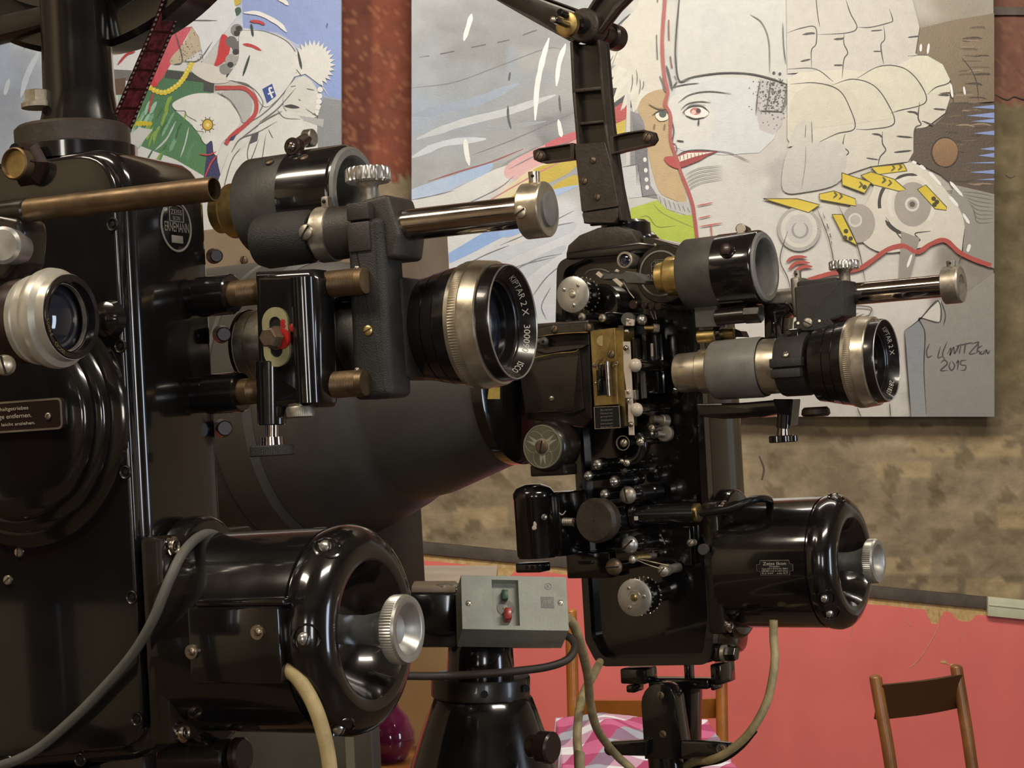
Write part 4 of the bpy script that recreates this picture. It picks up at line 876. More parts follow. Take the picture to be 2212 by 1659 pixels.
# link with small chrome ends on the sleeve
q = LP(637, 318, -.02); m = MB('bakelite'); m.rod(q+V((0, .004, 0)), q+V((0, -.006, 0)), .0085, .0085, 28, .001); m.box(q+V((-.007, -.005, -.012)), q+V((.008, .004, 0)), .002); m.mat('chrome'); m.sphere(q+V((0, -.007, 0)), .0045, (1, .5, 1))
q2 = LP(664, 299, .01); m.mat('bakelite'); m.rod(q+V((.003, 0, .002)), q2, .006, .006, 20); m.mat('nickel_dull'); m.rod(q2+V((-.003, 0, 0)), q2+V((.007, 0, .0)), .0085, .0085, 28, .001); m.build('lid_catch', e, label='small link with chrome pins')
for (x, y) in ((584, 355), (660, 347)):
    q = LP(x, y, -.03); m = MB('screw_brown'); d = V((0, q.y, q.z-.1285)).normalized(); m.screw(V((q.x, d.y*.048, .1285+d.z*.048)), d, .0042, 'screw_brown', .002, .5); m.build('sleeve_screw', e)
# upper rod line
ZR = .0895; yr = -.05
pr, _ = LF.prof([(533, 57, 522), (556, 60, 521), (640, 58, 517), (655, 50, 513), (662, 40, 512)], yr)
m = MB('crackle'); m.lathe((0, yr, ZR), AX, [(pr[0][0], 0), (pr[0][0], pr[0][1]*.93)]+[(pr[1][0]-.004, pr[1][1])]+pr[2:]+[(pr[-1][0]+.04, pr[-1][1])], 72, caps=False); m.build('rod_housing', e, label='matt black cylindrical housing')
xa, _ = LF.C(652, 56, 508, yr); xb, _ = LF.C(700, 60, 500, yr); m = MB('nickel_dull')
m.rod((xa.x-.004, yr, ZR), (xb.x-.014, yr, ZR), .0175, .0175, 64); m.lathe((0, yr, ZR), AX, [(xb.x-.018, .023), (xb.x-.017, .0252), (xb.x-.003, .0252), (xb.x-.002, .0235)], 72)
m.box((xb.x-.014, yr-.005, ZR+.023), (xb.x-.006, yr+.003, ZR+.034), .002); m.mat('dark'); m.sphere((xb.x-.01, yr-.0055, ZR+.029), .0018); m.mat('screw_steel')
q = LP(670, 503, yr-.018); m.screw(V((q.x, yr-.022, q.z)), NR, .0075, 'nickel_dull', .006, .9); m.build('clamp_collar', e, label='worn nickel clamp collar')
xc, _ = LF.C(770, 58, 500, yr); m = MB('crackle_brown'); m.lathe((0, yr, ZR), AX, [(xb.x-.003, .0238), (xc.x+.01, .0232)], 64)
m.box((xc.x-.006, yr-.03, ZR-.022), (xc.x+.016, yr-.005, ZR+.004), .0015); m.box((xc.x-.006, yr-.03, ZR+.0055), (xc.x+.016, yr-.005, ZR+.021), .0015)
m.prism(round_poly([V((xc.x+.004, yr-.02, ZR+.024)), V((xc.x+.03, yr-.02, ZR+.027)), V((xc.x+.04, yr-.02, ZR-.01)), V((xc.x+.036, yr-.02, ZR-.03)), V((xc.x, yr-.02, ZR-.03))], .006), (0, .05, 0), .004, 3); m.build('rod_clamp', e, label='split black rod clamp')
m = MB('chrome'); m.rod((xc.x+.01, yr, ZR), (.05, yr, ZR), .0138, .0138, 64); m.build('guide_rod', e, label='worn steel guide rod')
m = MB('nickel'); m.lathe((0, yr, ZR), AX, [(.040, .0138), (.040, .0228), (.041, .0238), (.060, .0238), (.061, .023), (.061, .0)], 72, caps=False); m.mat('grey_paint'); m.lathe((0, yr, ZR), AX, [(.061, .0152), (.0635, .0152), (.0645, .0135), (.0645, 0)], 48, caps=False)
m.mat('nickel'); m.rod((.05, yr, ZR+.022), (.05, yr, ZR+.033), .0045, .005, 20); m.mat('dark'); m.sphere((.0505, yr-.0045, ZR+.029), .0015); m.screw((.046, yr-.0215, ZR-.003), NR, .0058, 'nickel', .004, .5); m.build('end_collar', e, label='nickel end collar')
q = LP(795, 379, yr); knob_top(e, V((q.x, yr, q.z)), .0205, .0135, .042)
# spool column, flange, bolt, magazine
q = LP(182, 262, -.12); q.z = .206; m = MB('enamel')
m.lathe((q.x-.004, -.12, 0), UP, [(q.z-.012, .038), (q.z+.002, .0365), (q.z+.01, .0345), (q.z+.03, .0325), (q.z+.08, .0315), (q.z+.2, .031)], 72); m.build('spool_column', e, label='glossy black spool arm column')
m = MB('enamel'); m.lathe((q.x-.014, -.12, 0), UP, [(q.z-.036, .058), (q.z-.022, .058), (q.z-.02, .054)], 72); m.mat('brown_casting'); m.lathe((q.x-.014, -.12, 0), UP, [(q.z-.02, .052), (q.z-.004, .052), (q.z-.001, .049), (q.z-.001, .02)], 72); m.build('column_flange', e)
q3 = LP(80, 205, -.15); m = MB('nickel_dull'); m.lathe(q3, UP, [(-.012, .0145), (-.008, .0145)], 24); m.hexbolt(q3+UP*-.008, UP, .0115, .012, 'nickel_dull'); m.build('flange_bolt', e, label='hexagon bolt on the column flange')
# ---------------------------------------------------------------- film magazine, arm
cm = LP(215, -345, -.075); m = MB('enamel'); m.lathe(cm, NR, [(-.02, .0), (-.02, .19), (-.014, .2), (.03, .205), (.036, .2), (.038, .17), (.042, .165), (.044, .05), (.046, 0)], 128, caps=False); m.build('film_magazine', e, label='round black film magazine')
m = MB('enamel_warm'); m.prism(Lp([(-120, 58), (98, 8), (98, 52), (-120, 108)], -.13), (0, .03, 0), .004, 2); m.build('magazine_arm', e)
# base column of the projector down to the floor
m = MB('enamel'); m.prism([LP(x, y, yb0) for x, y in ((-380, 1690), (180, 1662))]+[LP(180, 1662, yb0)+V((0, 0, -.2)), LP(-380, 1690, yb0)+V((0, 0, -.2))], (0, .12, 0), .01, 3)
m.lathe((-.38, -.12, 0), UP, [(-1.66, .2), (-1.62, .2), (-1.58, .12), (-1.1, .08), (-.62, .09), (-.52, .12)], 64); m.build('pedestal', e)
m = MB('enamel_warm'); m.rod(LP(360, 1640, -.12), LP(500, 1640, -.12), .018, .018, 24, .002); m.mat('bakelite'); m.rod(LP(508, 1632, -.12), LP(528, 1632, -.12), .016, .016, 24, .002); m.build('foot_shaft', e)
# small things seen past the housing's far edge
for (x, y, r) in ((462, 553, .0075), (478, 722, .0085), (480, 925, .009)): MB('bakelite').rod(LP(x, y, -.045), LP(x+6, y, -.06), r, r*.8, 20, .001).build('hinge_knuckle', e)
# film strip running down from the magazine
m = MB('film_base')
pth = [LP(x, y, -.10) for x, y in ((398, -60), (352, 60), (322, 130), (292, 200), (258, 283), (240, 330))]; path = catmull(pth, 10); wv = V((.0012, .0165, .002)); N = len(path)
def quad(a, b, c, d): m.face([m.bm.verts.new(v) for v in (a, b, c, d)])
L_ = [0]
for a, b in zip(path, path[1:]): L_.append(L_[-1]+(b-a).length)
def at(s_):
    s_ = max(0, min(L_[-1]-1e-6, s_)); i = max(j for j in range(N-1) if L_[j] <= s_); t = (s_-L_[i])/(L_[i+1]-L_[i]); return path[i].lerp(path[i+1], t)
for i in range(N-1): quad(path[i]-wv, path[i]+wv, path[i+1]+wv, path[i+1]-wv)
lift = V((.0004, -.0002, 0)); s_ = .002
while s_ < L_[-1]-.02:
    m.mat('film_frame'); A, B = at(s_), at(s_+.0165); quad(A-wv*.66+lift, A+wv*.66+lift, B+wv*.66+lift, B-wv*.66+lift)
    m.mat('film_edge')
    for k in range(4):
        A, B = at(s_+k*.00475+.0005), at(s_+k*.00475+.0028)
        for sg_ in (-1, 1): quad(A+wv*.76*sg_+lift, A+wv*.93*sg_+lift, B+wv*.93*sg_+lift, B+wv*.76*sg_+lift)
    s_ += .019
bpos = LF.O+LF.M @ path[-1]
fo = m.build('film_strip'); fo.matrix_world = Matrix.Translation(LF.O) @ LF.M.to_4x4(); tag(fo, 'dark red film strip with frames running down from the round black magazine', 'film strip')
# ================================================================ far projector (operator side towards the camera)
e = RF.empty('film_projector', 'far black projector with open film path, brass gate and white cables below', 'projector'); RP = RF.P
def Rp(pts, y): return [RP(a, b, y) for a, b in pts]
def stud(name, px, py, yf, r, yb, head='screw', hm='nickel_dull', bm_='enamel', rb=.8, par=None, ang=.8, extra=None, label=None, lean=(0, 0)):
    """roller or pin standing out of the plate; the head shows at px,py with radius r pixels"""
    p = RP(px, py, yf); R = r*RF.k(p); m = MB(bm_); L = yb-yf
    b0 = p+V((lean[0], 0, lean[1]))
    pr = extra or [(0, rb*.9), (.12, rb), (.5, rb), (.52, rb*.8), (.8, rb*.8), (.82, rb), (1, rb)]
    m.lathe(p, V((0, 1, 0))*1+V((lean[0], 0, lean[1])), [(R*.5+(L-R*.5)*t, R*q) for t, q in pr], 32)
    m.mat(hm)
    if head == 'dome': m.lathe(p+V((0, R*.5, 0)), NR, [(-.001, R*.92), (0, R), (R*.35, R*.93), (R*.7, R*.62), (R*.85, R*.3), (R*.9, 0)], 36, caps=False)
    elif head == 'cap': m.lathe(p+V((0, R*.4, 0)), NR, [(0, R*.95), (R*.2, R), (R*.6, R*.9), (R*.9, R*.45), (R*1.4, R*.4), (R*1.6, R*.25), (R*1.65, 0)], 28, caps=False)
    elif head == 'flat': m.lathe(p+V((0, R*.3, 0)), NR, [(-.004, R), (R*.3, R), (R*.34, R*.95), (R*.34, 0)], 48, caps=False)
    else:
        m.lathe(p+V((0, R*.5, 0)), NR, [(-.001, R*.92), (0, R), (R*.35, R*.93), (R*.62, R*.65), (R*.75, R*.3), (R*.78, 0)], 36, caps=False)
        d = V((math.cos(ang), 0, math.sin(ang))); q = NR.cross(d); m.mat('dark'); m.obox(p+NR*R*.12, d*R*.8, q*R*.07, NR*R*.16)
    return m.build(name, par or e, label=label)
yp, yq = .055, .185
outer = [(1203, 566), (1290, 530), (1400, 512), (1496, 538), (1506, 640), (1545, 1340), (1534, 1436), (1292, 1440), (1264, 1385), (1238, 950), (1200, 700)]
inner = [(1217, 580), (1296, 545), (1400, 530), (1484, 552), (1494, 645), (1528, 1335), (1518, 1420), (1304, 1424), (1278, 1375), (1252, 950), (1213, 700)]
rr = [.02, .03, .02, .02, .0, .0, .02, .025, .02, 0, 0]
def rp_(pts, y):
    return round_poly(Rp(pts, y), rr, 6)
hs = rp_(outer, yp)
m = MB('enamel').prism([p+V((0, .012, 0)) for p in hs], (0, yq-yp-.012, 0), .008, 3); m.build('housing', e, label='black enamelled housing')
m = MB('enamel'); m.ring_prism(hs, rp_(inner, yp), (0, .016, 0)); m.build('compartment_rim', e)
# top casting and column
m = MB('brown_casting'); m.prism(Rp([(1222, 548), (1226, 530), (1250, 508), (1290, 492), (1330, 487), (1365, 497), (1378, 518), (1378, 532), (1290, 537)], .045), (0, .03, 0), .003, 2)
m.mat('enamel'); m.prism(Rp([(1222, 560), (1222, 545), (1290, 534), (1380, 522), (1416, 530), (1412, 545)], .04), (0, .09, 0), .003, 2)
q = RP(1352, 500, .11); m.lathe((q.x, .11, q.z-.012), UP, [(-.02, .045), (0, .046), (.003, .044), (.003, .036), (.022, .035), (.026, .03)], 64); m.build('top_casting', e)
m = MB('brown_casting'); yc = .04
colo = [(1231, 92), (1236, 200), (1246, 330), (1262, 486), (1346, 478), (1330, 400), (1312, 270), (1296, 90)]
coli = [[(1240, 100), (1244, 190), (1292, 186), (1284, 92)], [(1245, 202), (1250, 262), (1302, 260), (1296, 196)], [(1251, 272), (1255, 308), (1306, 300), (1303, 268)]]
m.mat('enamel_warm'); m.prism([p+V((0, .016, 0)) for p in Rp(colo, yc)], (0, .012, 0), .002, 1)
m.mat('brown_casting')
def bar(pts, wd, y, dy, mm=None):
    P_ = Rp(pts, y); 
    for a, b in zip(P_, P_[1:]):
        d = (b-a).normalized(); n_ = d.cross(V((0, 1, 0))); m.obox((a+b)/2+V((0, dy/2, 0)), (b-a)/2+d*wd*.3, n_*wd*.5, V((0, dy/2, 0)), wd*.25, 2)
bar([(1234, 92), (1239, 200), (1250, 330), (1264, 480)], .005, yc, .03); bar([(1292, 88), (1307, 270), (1326, 400), (1341, 474)], .005, yc, .03)
bar([(1240, 196), (1300, 190)], .005, yc, .026); bar([(1246, 268), (1304, 262)], .004, yc+.006, .02)
sp = m.build('spool_column', e, label='cast brown-black spool arm column')
m = MB('brown_casting'); m.prism(round_poly(Rp([(1241, 320), (1242, 312), (1306, 306), (1320, 356), (1336, 446), (1256, 458), (1250, 400)], yc-.003), .003), (0, .004, 0), .0008, 1)
m.prism(round_poly(Rp([(1256, 460), (1334, 448), (1334, 470), (1326, 482), (1262, 482)], yc-.002), .003), (0, .01, 0), .001, 1); cp = m.build('cover_plate', e, label='brown cover plate with three screws')
for (x, y, a) in ((1281, 346, 2.4), (1262, 391, 1.0), (1290, 426, 1.2)): subs(cp, 'screw', MB('bakelite').screw(RP(x, y, yc-.003), NR, .0048, 'screw_brown', .003, a))
for pts, ho, sc_ in ([(1240, 308), (1240, 343), (1170, 352), (1153, 345), (1151, 326), (1164, 320), (1210, 313)], [(1228, 318), (1228, 338), (1182, 343), (1180, 326)], (1165, 337)), ([(1316, 294), (1318, 334), (1345, 326), (1404, 312), (1413, 300), (1408, 284), (1390, 280), (1350, 286)], [(1322, 298), (1324, 318), (1374, 310), (1376, 290)], (1398, 297)):
    m = MB('enamel_warm'); po = round_poly(Rp(pts, yc), .003, 3); m.prism([p+V((0, .008, 0)) for p in po], (0, .01, 0), .002, 1)
    m.mat('brown_casting'); ci = Rp(ho, yc); ce = sum(po, V((0, 0, 0)))/len(po)
    ins = [ce+(p-ce)*.84 for p in po]; m.ring_prism(po, ins, (0, .012, 0)); m.rod(RP(*sc_, yc-.002), RP(*sc_, yc)+V((0, .014, 0)), .0082, .0086, 28, .001); m.screw(RP(*sc_, yc-.002), NR, .006, 'screw_brown', .003, 1.0); m.build('roller_arm', e, label='cast arm with slotted pin')
for po, pi in (([(1040, -18), (1085, -40), (1250, 20), (1262, 60), (1236, 92), (1150, 45)], 0), ([(1262, 30), (1300, -30), (1370, -60), (1400, -50), (1330, 20), (1290, 72), (1270, 70)], 0)):
    m = MB('enamel_warm'); q = round_poly(Rp(po, yc), .006, 3); m.prism([p+V((0, .008, 0)) for p in q], (0, .014, 0), .003, 2); m.mat('brown_casting'); ce = sum(q, V((0, 0, 0)))/len(q)
    m.ring_prism(q, [p+(ce-p).normalized()*.0055 for p in q], (0, .014, 0)); m.build('reel_arm', e)
c = RP(1262, 55, yc); m = MB('brown_casting'); m.rod(c+V((0, -.005, 0)), c+V((0, .03, 0)), .0235, .0235, 40, .002); m.mat('enamel'); m.rod(c+V((0, -.03, 0)), c, .0125, .0125, 28)
c2 = RP(1226, 53, yc-.055); m.mat('brass_old'); m.lathe(c2, NR, [(-.004, .0165), (0, .0172), (.004, .0165), (.005, .014), (.005, 0)], 40); m.mat('enamel'); m.rod(c2, RP(1196, 42, yc-.11), .0052, .005, 20, .001)
m.rod(c2+V((.002, 0, .011)), c2+V((-.001, -.02, .014)), .005, .005, 16, .001); m.mat('nickel'); m.sphere(RP(1195, 42, yc-.112), .0042); m.build('reel_spindle', e, label='brass spindle hub with black lever')
m = MB('bakelite'); c = RP(1318, 78, .1); m.rod(c+V((0, -.03, 0)), c+V((0, .0, 0)), .014, .014, 32); m.rod(c+V((0, -.006, 0)), c+V((0, .022, 0)), .0185, .0185, 40, .003); m.build('friction_hub', e, label='dark brown roller behind the column')
# emblem disc
c = RP(1424, 590, .035); k = RF.k(c)
m = MB('enamel_warm'); m.lathe(c+V((0.003, .004, -.001)), NR, [(-.02, 64*k), (-.001, 64*k), (0, 62*k), (0, 0)], 72, caps=False); m.mat('pale_ink'); m.lathe(c+V((0, .004, 0)), NR, [(.0002, 50*k), (.0012, 50*k), (.0012, 46.5*k), (.0002, 46.5*k)], 72, caps=False)
o_ = c+V((0, .0034, 0))
m.text('ZEISS', o_+V((0, 0, 22*k)), AX, UP, 9*k, .0003, wid=27*k); m.text('IKON', o_+V((0, 0, 12.5*k)), AX, UP, 7*k, .0003, wid=22*k); m.text('ERNEMANN', o_+V((1*k, 0, -9*k)), AX, UP, 19*k, .0003, wid=78*k); m.text('VII B', o_+V((1*k, 0, -33*k)), AX, UP, 17*k, .0003, wid=27*k)
m.tube([o_+V((a*k, -.0004, b*k)) for a, b in ((-20, 5), (-20, 22), (-10, 29), (10, 29), (20, 22), (20, 7), (10, 8), (-10, 7), (-20, 5))], .6*k, 6, 0); m.tube([o_+V((a*k, -.0004, b*k)) for a, b in ((-20, 15.5), (-8, 17.5), (8, 17.5), (20, 15.5))], .5*k, 6, 0)
m.screw(RP(1415, 529, .034), NR, .0022, 'nickel', .0014, .8); m.build('maker_emblem', e, label='round maker emblem')
m = MB('nickel_dull'); c = RP(1349, 562, .02); m.lathe(c, NR, [(-.03, .0105), (-.004, .0108), (-.003, .0118), (0, .0118), (.001, .0105), (.001, .0088), (-.003, .0082)], 40, caps=False); m.mat('lens_glass'); m.lathe(c+V((0, .004, 0)), NR, [(0, .0088), (.002, .006), (.0028, 0)], 32, caps=False)
m.mat('brass'); m.lathe(c+V((.001, .0035, -.003)), NR, [(0, .004), (.001, 0)], 16); m.build('oil_sight_glass', e, label='chrome-rimmed oil sight glass')
# sprockets
def sprocket(px, py, r, yf, angs, hub='nickel'):
    p = RP(px, py, yf); R = r*RF.k(p); w_ = .034
    m = MB('aluminium'); m.lathe(p, NR, [(-.003, R), (-.0005, R), (0, R*.97), (0, R*.38), (.0006, R*.37), (.0006, R*.34), (0, R*.33), (0, 0)], 64, caps=False)
    sp_ = m.build('sprocket', e, label='toothed sprocket with machined aluminium face')
    d = MB('enamel'); d.lathe(p, NR, [(-w_, R*.94), (-w_+.005, R*.97), (-w_+.0055, R*.8), (-.009, R*.8), (-.0085, R*.96), (-.003, R*.97)], 64); d.mat('nickel')
    for yy in (-.0055, -w_+.0025):
        for i in range(24):
            a = 2*math.pi*i/24; q = p+V((math.cos(a)*R*.96, -yy, math.sin(a)*R*.96)); dd = V((math.cos(a), 0, math.sin(a))); d.lathe(q, dd, [(0, .0013), (.0016, .0010), (.0021, 0)], 6, caps=False)
    subs(sp_, 'toothed_drum', d); h = MB('brass_old' if hub == 'brass' else 'nickel')
    h.lathe(p, NR, [(0, R*.2), (R*.06, R*.19), (R*.13, R*.12), (R*.15, 0)], 28, caps=False); subs(sp_, 'hub', h)
    for a in angs: subs(sp_, 'screw', MB('nickel').screw(p+V((math.cos(a)*R*.6, 0, math.sin(a)*R*.6)), NR, R*.1, 'steel', R*.08, a))
    s2 = MB('enamel'); s2.rod(p+V((0, w_, 0)), p+V((0, .075+abs(yf)-.0, 0)), R*.55, R*.55, 28); subs(sp_, 'shaft', s2)
sprocket(1237, 636, 39.5, -.02, (.9, 2.6, -1.5)); sprocket(1370, 1291, 40.5, -.02, (2.1, .1, -2.1), 'brass')
m = MB('enamel'); m.lathe(RP(1300, 660, .03), NR, [(-.03, .03), (.0, .03), (.004, .026), (.005, 0)], 48); m.build('sprocket_boss', e)
# film guide over the upper sprocket
m = MB('grey_dark'); m.prism(Rp([(1288, 596), (1300, 588), (1345, 592), (1350, 585), (1372, 590), (1396, 606), (1392, 613), (1352, 612), (1346, 604), (1322, 603), (1300, 604)], -.02), (0, .03, 0), .001, 1); m.tube([RP(x, y, -.022) for x, y in ((1264, 592), (1275, 584), (1298, 582), (1316, 588))], .0012, 8)
m.mat('ivory'); m.prism(Rp([(1286, 592), (1292, 586), (1302, 594), (1297, 601)], -.023), (0, .004, 0), .0004, 1); m.prism(Rp([(1327, 586), (1331, 581), (1336, 585), (1334, 588)], -.023), (0, .004, 0), .0003, 1)
m.prism(Rp([(1322, 604), (1330, 601), (1345, 613), (1340, 620)], -.023), (0, .004, 0), .0004, 1); m.mat('nickel_dull'); m.tube([RP(x, y, -.015) for x, y in ((1344, 604), (1352, 618), (1360, 632), (1370, 644))], .0009, 8)
m.build('film_guide', e, label='grey sprung film guide with ivory shoes')
m = MB('bakelite'); 
for i, (x, y, r) in enumerate(((1373, 658, 11), (1396, 660, 8), (1412, 661, 8), (1427, 662, 9))): m.rod(RP(x-6, y, -.01), RP(x+7, y+1, .01), r*.00057, r*.0005, 24, .001)
m.rod(RP(1385, 659, -.0), RP(1430, 663, .02), .0035, .0035, 16); m.mat('nickel_dull'); m.tube([RP(x, y, .0) for x, y in ((1405, 672), (1410, 684), (1413, 690))], .0005, 6); m.tube([RP(x, y, .0) for x, y in ((1414, 672), (1418, 690))], .0005, 6); m.build('guide_pivot', e)
stud('roller_pin', 1257, 685, -.03, 9, .04, 'cap', 'nickel_dull', rb=1.1); stud('roller_pin', 1301, 687, -.03, 9, .045, 'cap', 'nickel', 'enamel', rb=1.5, extra=[(0, .9), (.1, 1.4), (.3, 1.75), (.7, 1.75), (1, 1.6)])
stud('roller_pin', 1384, 691, -.01, 12, .04, 'dome', 'steel', rb=.6); stud('guide_wheel', 1355, 690, -.015, 15, .04, 'flat', 'grey_dark', rb=1.0)
m = MB('ivory'); m.prism(round_poly(Rp([(1352, 688), (1369, 690), (1368, 704), (1352, 703)], -.026), .001), (0, .004, 0), .0003, 1); m.mat('steel'); m.sphere(RP(1355, 690, -.028), .0022, (1.3, .6, .8)); m.sphere(RP(1360, 697, -.028), .0018, (1, .6, 1)); m.build('guide_stop', e)
m = MB('brass_old'); m.rod(RP(1392, 709, -.005), RP(1412, 709, .0), .0036, .0036, 24); m.mat('nickel_dull'); m.rod(RP(1411, 709, 0), RP(1423, 710, .005), .0062, .0062, 8, .0005); m.build('oil_nipple', e, label='small brass nipple with hexagon')
m = MB('enamel'); m.box(RP(1348, 722, -.02)+V((0, 0, 0)), RP(1364, 705, .02)); m.box(RP(1370, 726, -.005), RP(1382, 706, .03)); m.mat('steel'); m.sphere(RP(1354, 717, -.022), .0038); m.build('latch_block', e)
# lamp-side gate housing
yg = -.035
m = MB('enamel_warm'); m.prism(round_poly(Rp([(1118, 702), (1272, 690), (1280, 905), (1262, 925), (1134, 905), (1122, 820)], yg), .004), (0, .09, 0), .004, 2)
gh = m.build('gate_housing', e, label='brown-black shutter housing')
m = MB('enamel_warm'); m.prism(round_poly(Rp([(1126, 765), (1252, 752), (1262, 884), (1238, 893), (1134, 890)], yg-.004), .002), (0, .006, 0), .0015, 2); m.box(RP(1132, 892, yg-.008), RP(1240, 884, yg), .001); subs(gh, 'cover_door', m)
m = MB('brown_casting'); m.prism(round_poly(Rp([(1150, 714), (1196, 703), (1266, 698), (1272, 716), (1200, 720), (1160, 728)], yg-.012), .001), (0, .02, 0), .0008, 1); m.prism(round_poly(Rp([(1158, 758), (1158, 752), (1270, 744), (1256, 752), (1180, 764)], yg-.008), .0005), (0, .01, 0), .0005, 1)
m.mat('brass_old'); m.tube([RP(x, y, yg-.011) for x, y in ((1160, 728), (1200, 722), (1240, 719), (1272, 718))], .0009, 6); m.tube([RP(x, y, yg-.009) for x, y in ((1152, 774), (1200, 764), (1240, 760), (1250, 754))], .0009, 6)
m.mat('grey_dark'); m.rod(RP(1146, 737, yg-.016), RP(1172, 737, yg-.012), .0028, .0042, 16); m.sphere(RP(1175, 738, yg-.012), .0065); m.mat('dark'); m.sphere(RP(1173, 737, yg-.018), .0022)
m.screw(RP(1197, 711, yg-.012), NR, .0052, 'screw_brown', .003, .8); m.screw(RP(1270, 707, yg-.012), NR, .0052, 'screw_brown', .003, 1.5); subs(gh, 'hinge_strip', m, label='brown hinge strip with screws')
subs(gh, 'cover_screw', MB('nickel').screw(RP(1192, 861, yg-.004), NR, .0036, 'nickel', .003, .3))
# brass gate
yb_ = -.045
m = MB('brass_old'); m.prism(round_poly(Rp([(1274, 714), (1328, 708), (1340, 925), (1284, 876), (1279, 800)], yb_)[:0] or Rp([(1274, 714), (1328, 708), (1335, 874), (1283, 878)], yb_), .0006), (0, .04, 0), .001, 1)
m.prism(Rp([(1329, 712), (1346, 716), (1352, 920), (1336, 924)], yb_+.006), (0, .034, 0), .0006, 1)
bg = m.build('film_gate', e, label='brass film gate plate')
m = MB('dark'); m.prism(Rp([(1288, 800), (1310, 798), (1314, 852), (1290, 855)], yb_-.001), (0, .001, 0)); m.mat('enamel'); m.box(RP(1292, 815, yb_-.008), RP(1306, 786, yb_), .001); m.box(RP(1290, 846, yb_-.006), RP(1302, 820, yb_), .001); m.mat('brass_old'); m.rod(RP(1300, 736, yb_-.0006), RP(1300, 736, yb_+.001), .0068, .0068, 28)
m.screw(RP(1320, 765, yb_), NR, .0052, 'screw_brown', .003, 1.1); m.screw(RP(1284, 789, yb_), NR, .0026, 'nickel_dull', .003, 1.1); m.mat('nickel_dull'); m.tube([RP(x, y, yb_-.004) for x, y in ((1284, 788), (1290, 780), (1297, 774))], .0008, 6); m.tube([RP(x, y, yb_-.003) for x, y in ((1323, 792), (1328, 784), (1334, 782), (1333, 788), (1328, 787))], .0006, 6)
subs(bg, 'gate_slide', m); m = MB('chrome'); m.rod(RP(1311, 780, yb_-.008), RP(1316, 856, yb_-.008), .0034, .0034, 20, .0005); m.mat('nickel'); m.sphere(RP(1287, 827, yb_-.003), .0018); subs(bg, 'steel_pin', m, label='bright steel pin')
m = MB('dark'); q4 = Rp([(1283, 879), (1338, 877), (1341, 924), (1285, 927)], yb_-.002); m.prism(q4, (0, .03, 0), .0004, 1); m.mat('nickel'); m.ring_prism([p+NR*.0005 for p in q4], [sum(q4, V((0, 0, 0)))/4+(p-sum(q4, V((0, 0, 0)))/4)*.95+NR*.0005 for p in q4], (0, .0004, 0)); m.mat('pale_ink')
for i, s_ in enumerate(('Bei warmem', 'Filmlauf nur', 'geeignete', 'Gleitkufen', 'benutzen', 'Zeiss Ikon AG')): m.text(s_, RP(1311, 885+i*7.4, yb_-.0022), AX, UP, .0024, .0006, wid=.018)
m.build('label_plate', e, label='small black label plate')
m = MB('ivory'); m.prism(Rp([(1345, 738), (1360, 738), (1369, 940), (1358, 940), (1356, 870), (1347, 800)], -.05), (0, .003, 0), .0004, 1); m.box(RP(1351, 860, -.052), RP(1368, 842, -.045), .0006)
rl = m.build('pressure_strip', e, label='pale metal pressure strip'); 
for (x, y, a) in ((1357, 847, .8), (1358, 866, .4)): subs(rl, 'screw', MB('nickel').screw(RP(x, y, -.052), NR, .0026, 'steel', .002, a))
for (x, y) in ((1352, 752), (1363, 917)): m = MB('chrome'); m.sphere(RP(x, y, -.054), .0038, (1, .8, 1)); subs(rl, 'ball_pin', m)
stud('ivory_knob', 1369, 789, -.05, 15, .04, 'dome', 'ivory', 'enamel', rb=.9, label='ivory knob'); stud('ivory_knob', 1372, 885, -.05, 15, .04, 'dome', 'ivory', 'enamel', rb=.9, label='ivory knob')
m = MB('enamel'); m.box(RP(1372, 850, -.02), RP(1405, 730, .03), .003); m.box(RP(1398, 850, 0), RP(1425, 720, .05), .003); m.mat('grey_dark'); m.prism(Rp([(1382, 800), (1390, 800), (1394, 860), (1385, 862)], -.024), (0, .006, 0), .0005, 1); m.mat('nickel_dull'); m.box(RP(1368, 864, -.03), RP(1380, 842, -.02), .001); m.rod(RP(1408, 742, -.01), RP(1409, 770, -.01), .0022, .0022, 12); m.build('aperture_block', e)
# rotary shutter cap with ornament
c = RP(1172, 965, -.075); k = RF.k(c); m = MB('enamel_warm'); m.lathe(c, NR, [(-.05, 46*k), (-.046, 54*k), (-.018, 57*k), (-.006, 54*k), (-.001, 50*k), (0, 48*k), (0, 0)], 72, caps=False); m.box((c.x-.028, c.y+.012, c.z-64*k), (c.x+.024, c.y+.05, c.z-40*k), .002)
fc = m.build('shutter_cap', e, label='round cap with ornamental disc')
m = MB('disc_pattern'); m.lathe(c, NR, [(0, 48*k), (.0012, 47*k), (.0012, 0)], 72, caps=False)
m.mat('line_grey')
for i in range(3):
    a = math.radians(90+i*120+180); cc = c+V((math.cos(a)*22*k, -.0013, math.sin(a)*22*k)); m.tube([cc+V((math.cos(t)*23*k, 0, math.sin(t)*23*k)) for t in [2*math.pi*j/28 for j in range(29)]], .5*k, 5, 0)
for i in range(3):
    for s_ in (-.28, .28):
        a = math.radians(-90+i*120)+s_*.55; tip = c+V((math.cos(a)*42*k, -.0014, math.sin(a)*42*k))
        b1 = a-.24; b2 = a+.24; r0 = 18*k; v = [c+V((math.cos(t)*r0, -.0014, math.sin(t)*r0)) for t in (b1, b2)]; m.face([m.bm.verts.new(x) for x in (v[0], v[1], tip)])
m.lathe(c, NR, [(.0013, 46*k), (.0018, 46*k), (.0018, 45*k), (.0013, 45*k)], 72, caps=False); m.lathe(c, NR, [(.0012, 18*k), (.002, 18*k), (.002, 0)], 40, caps=False); subs(fc, 'ornament_disc', m, label='olive-grey disc with interlaced circles')
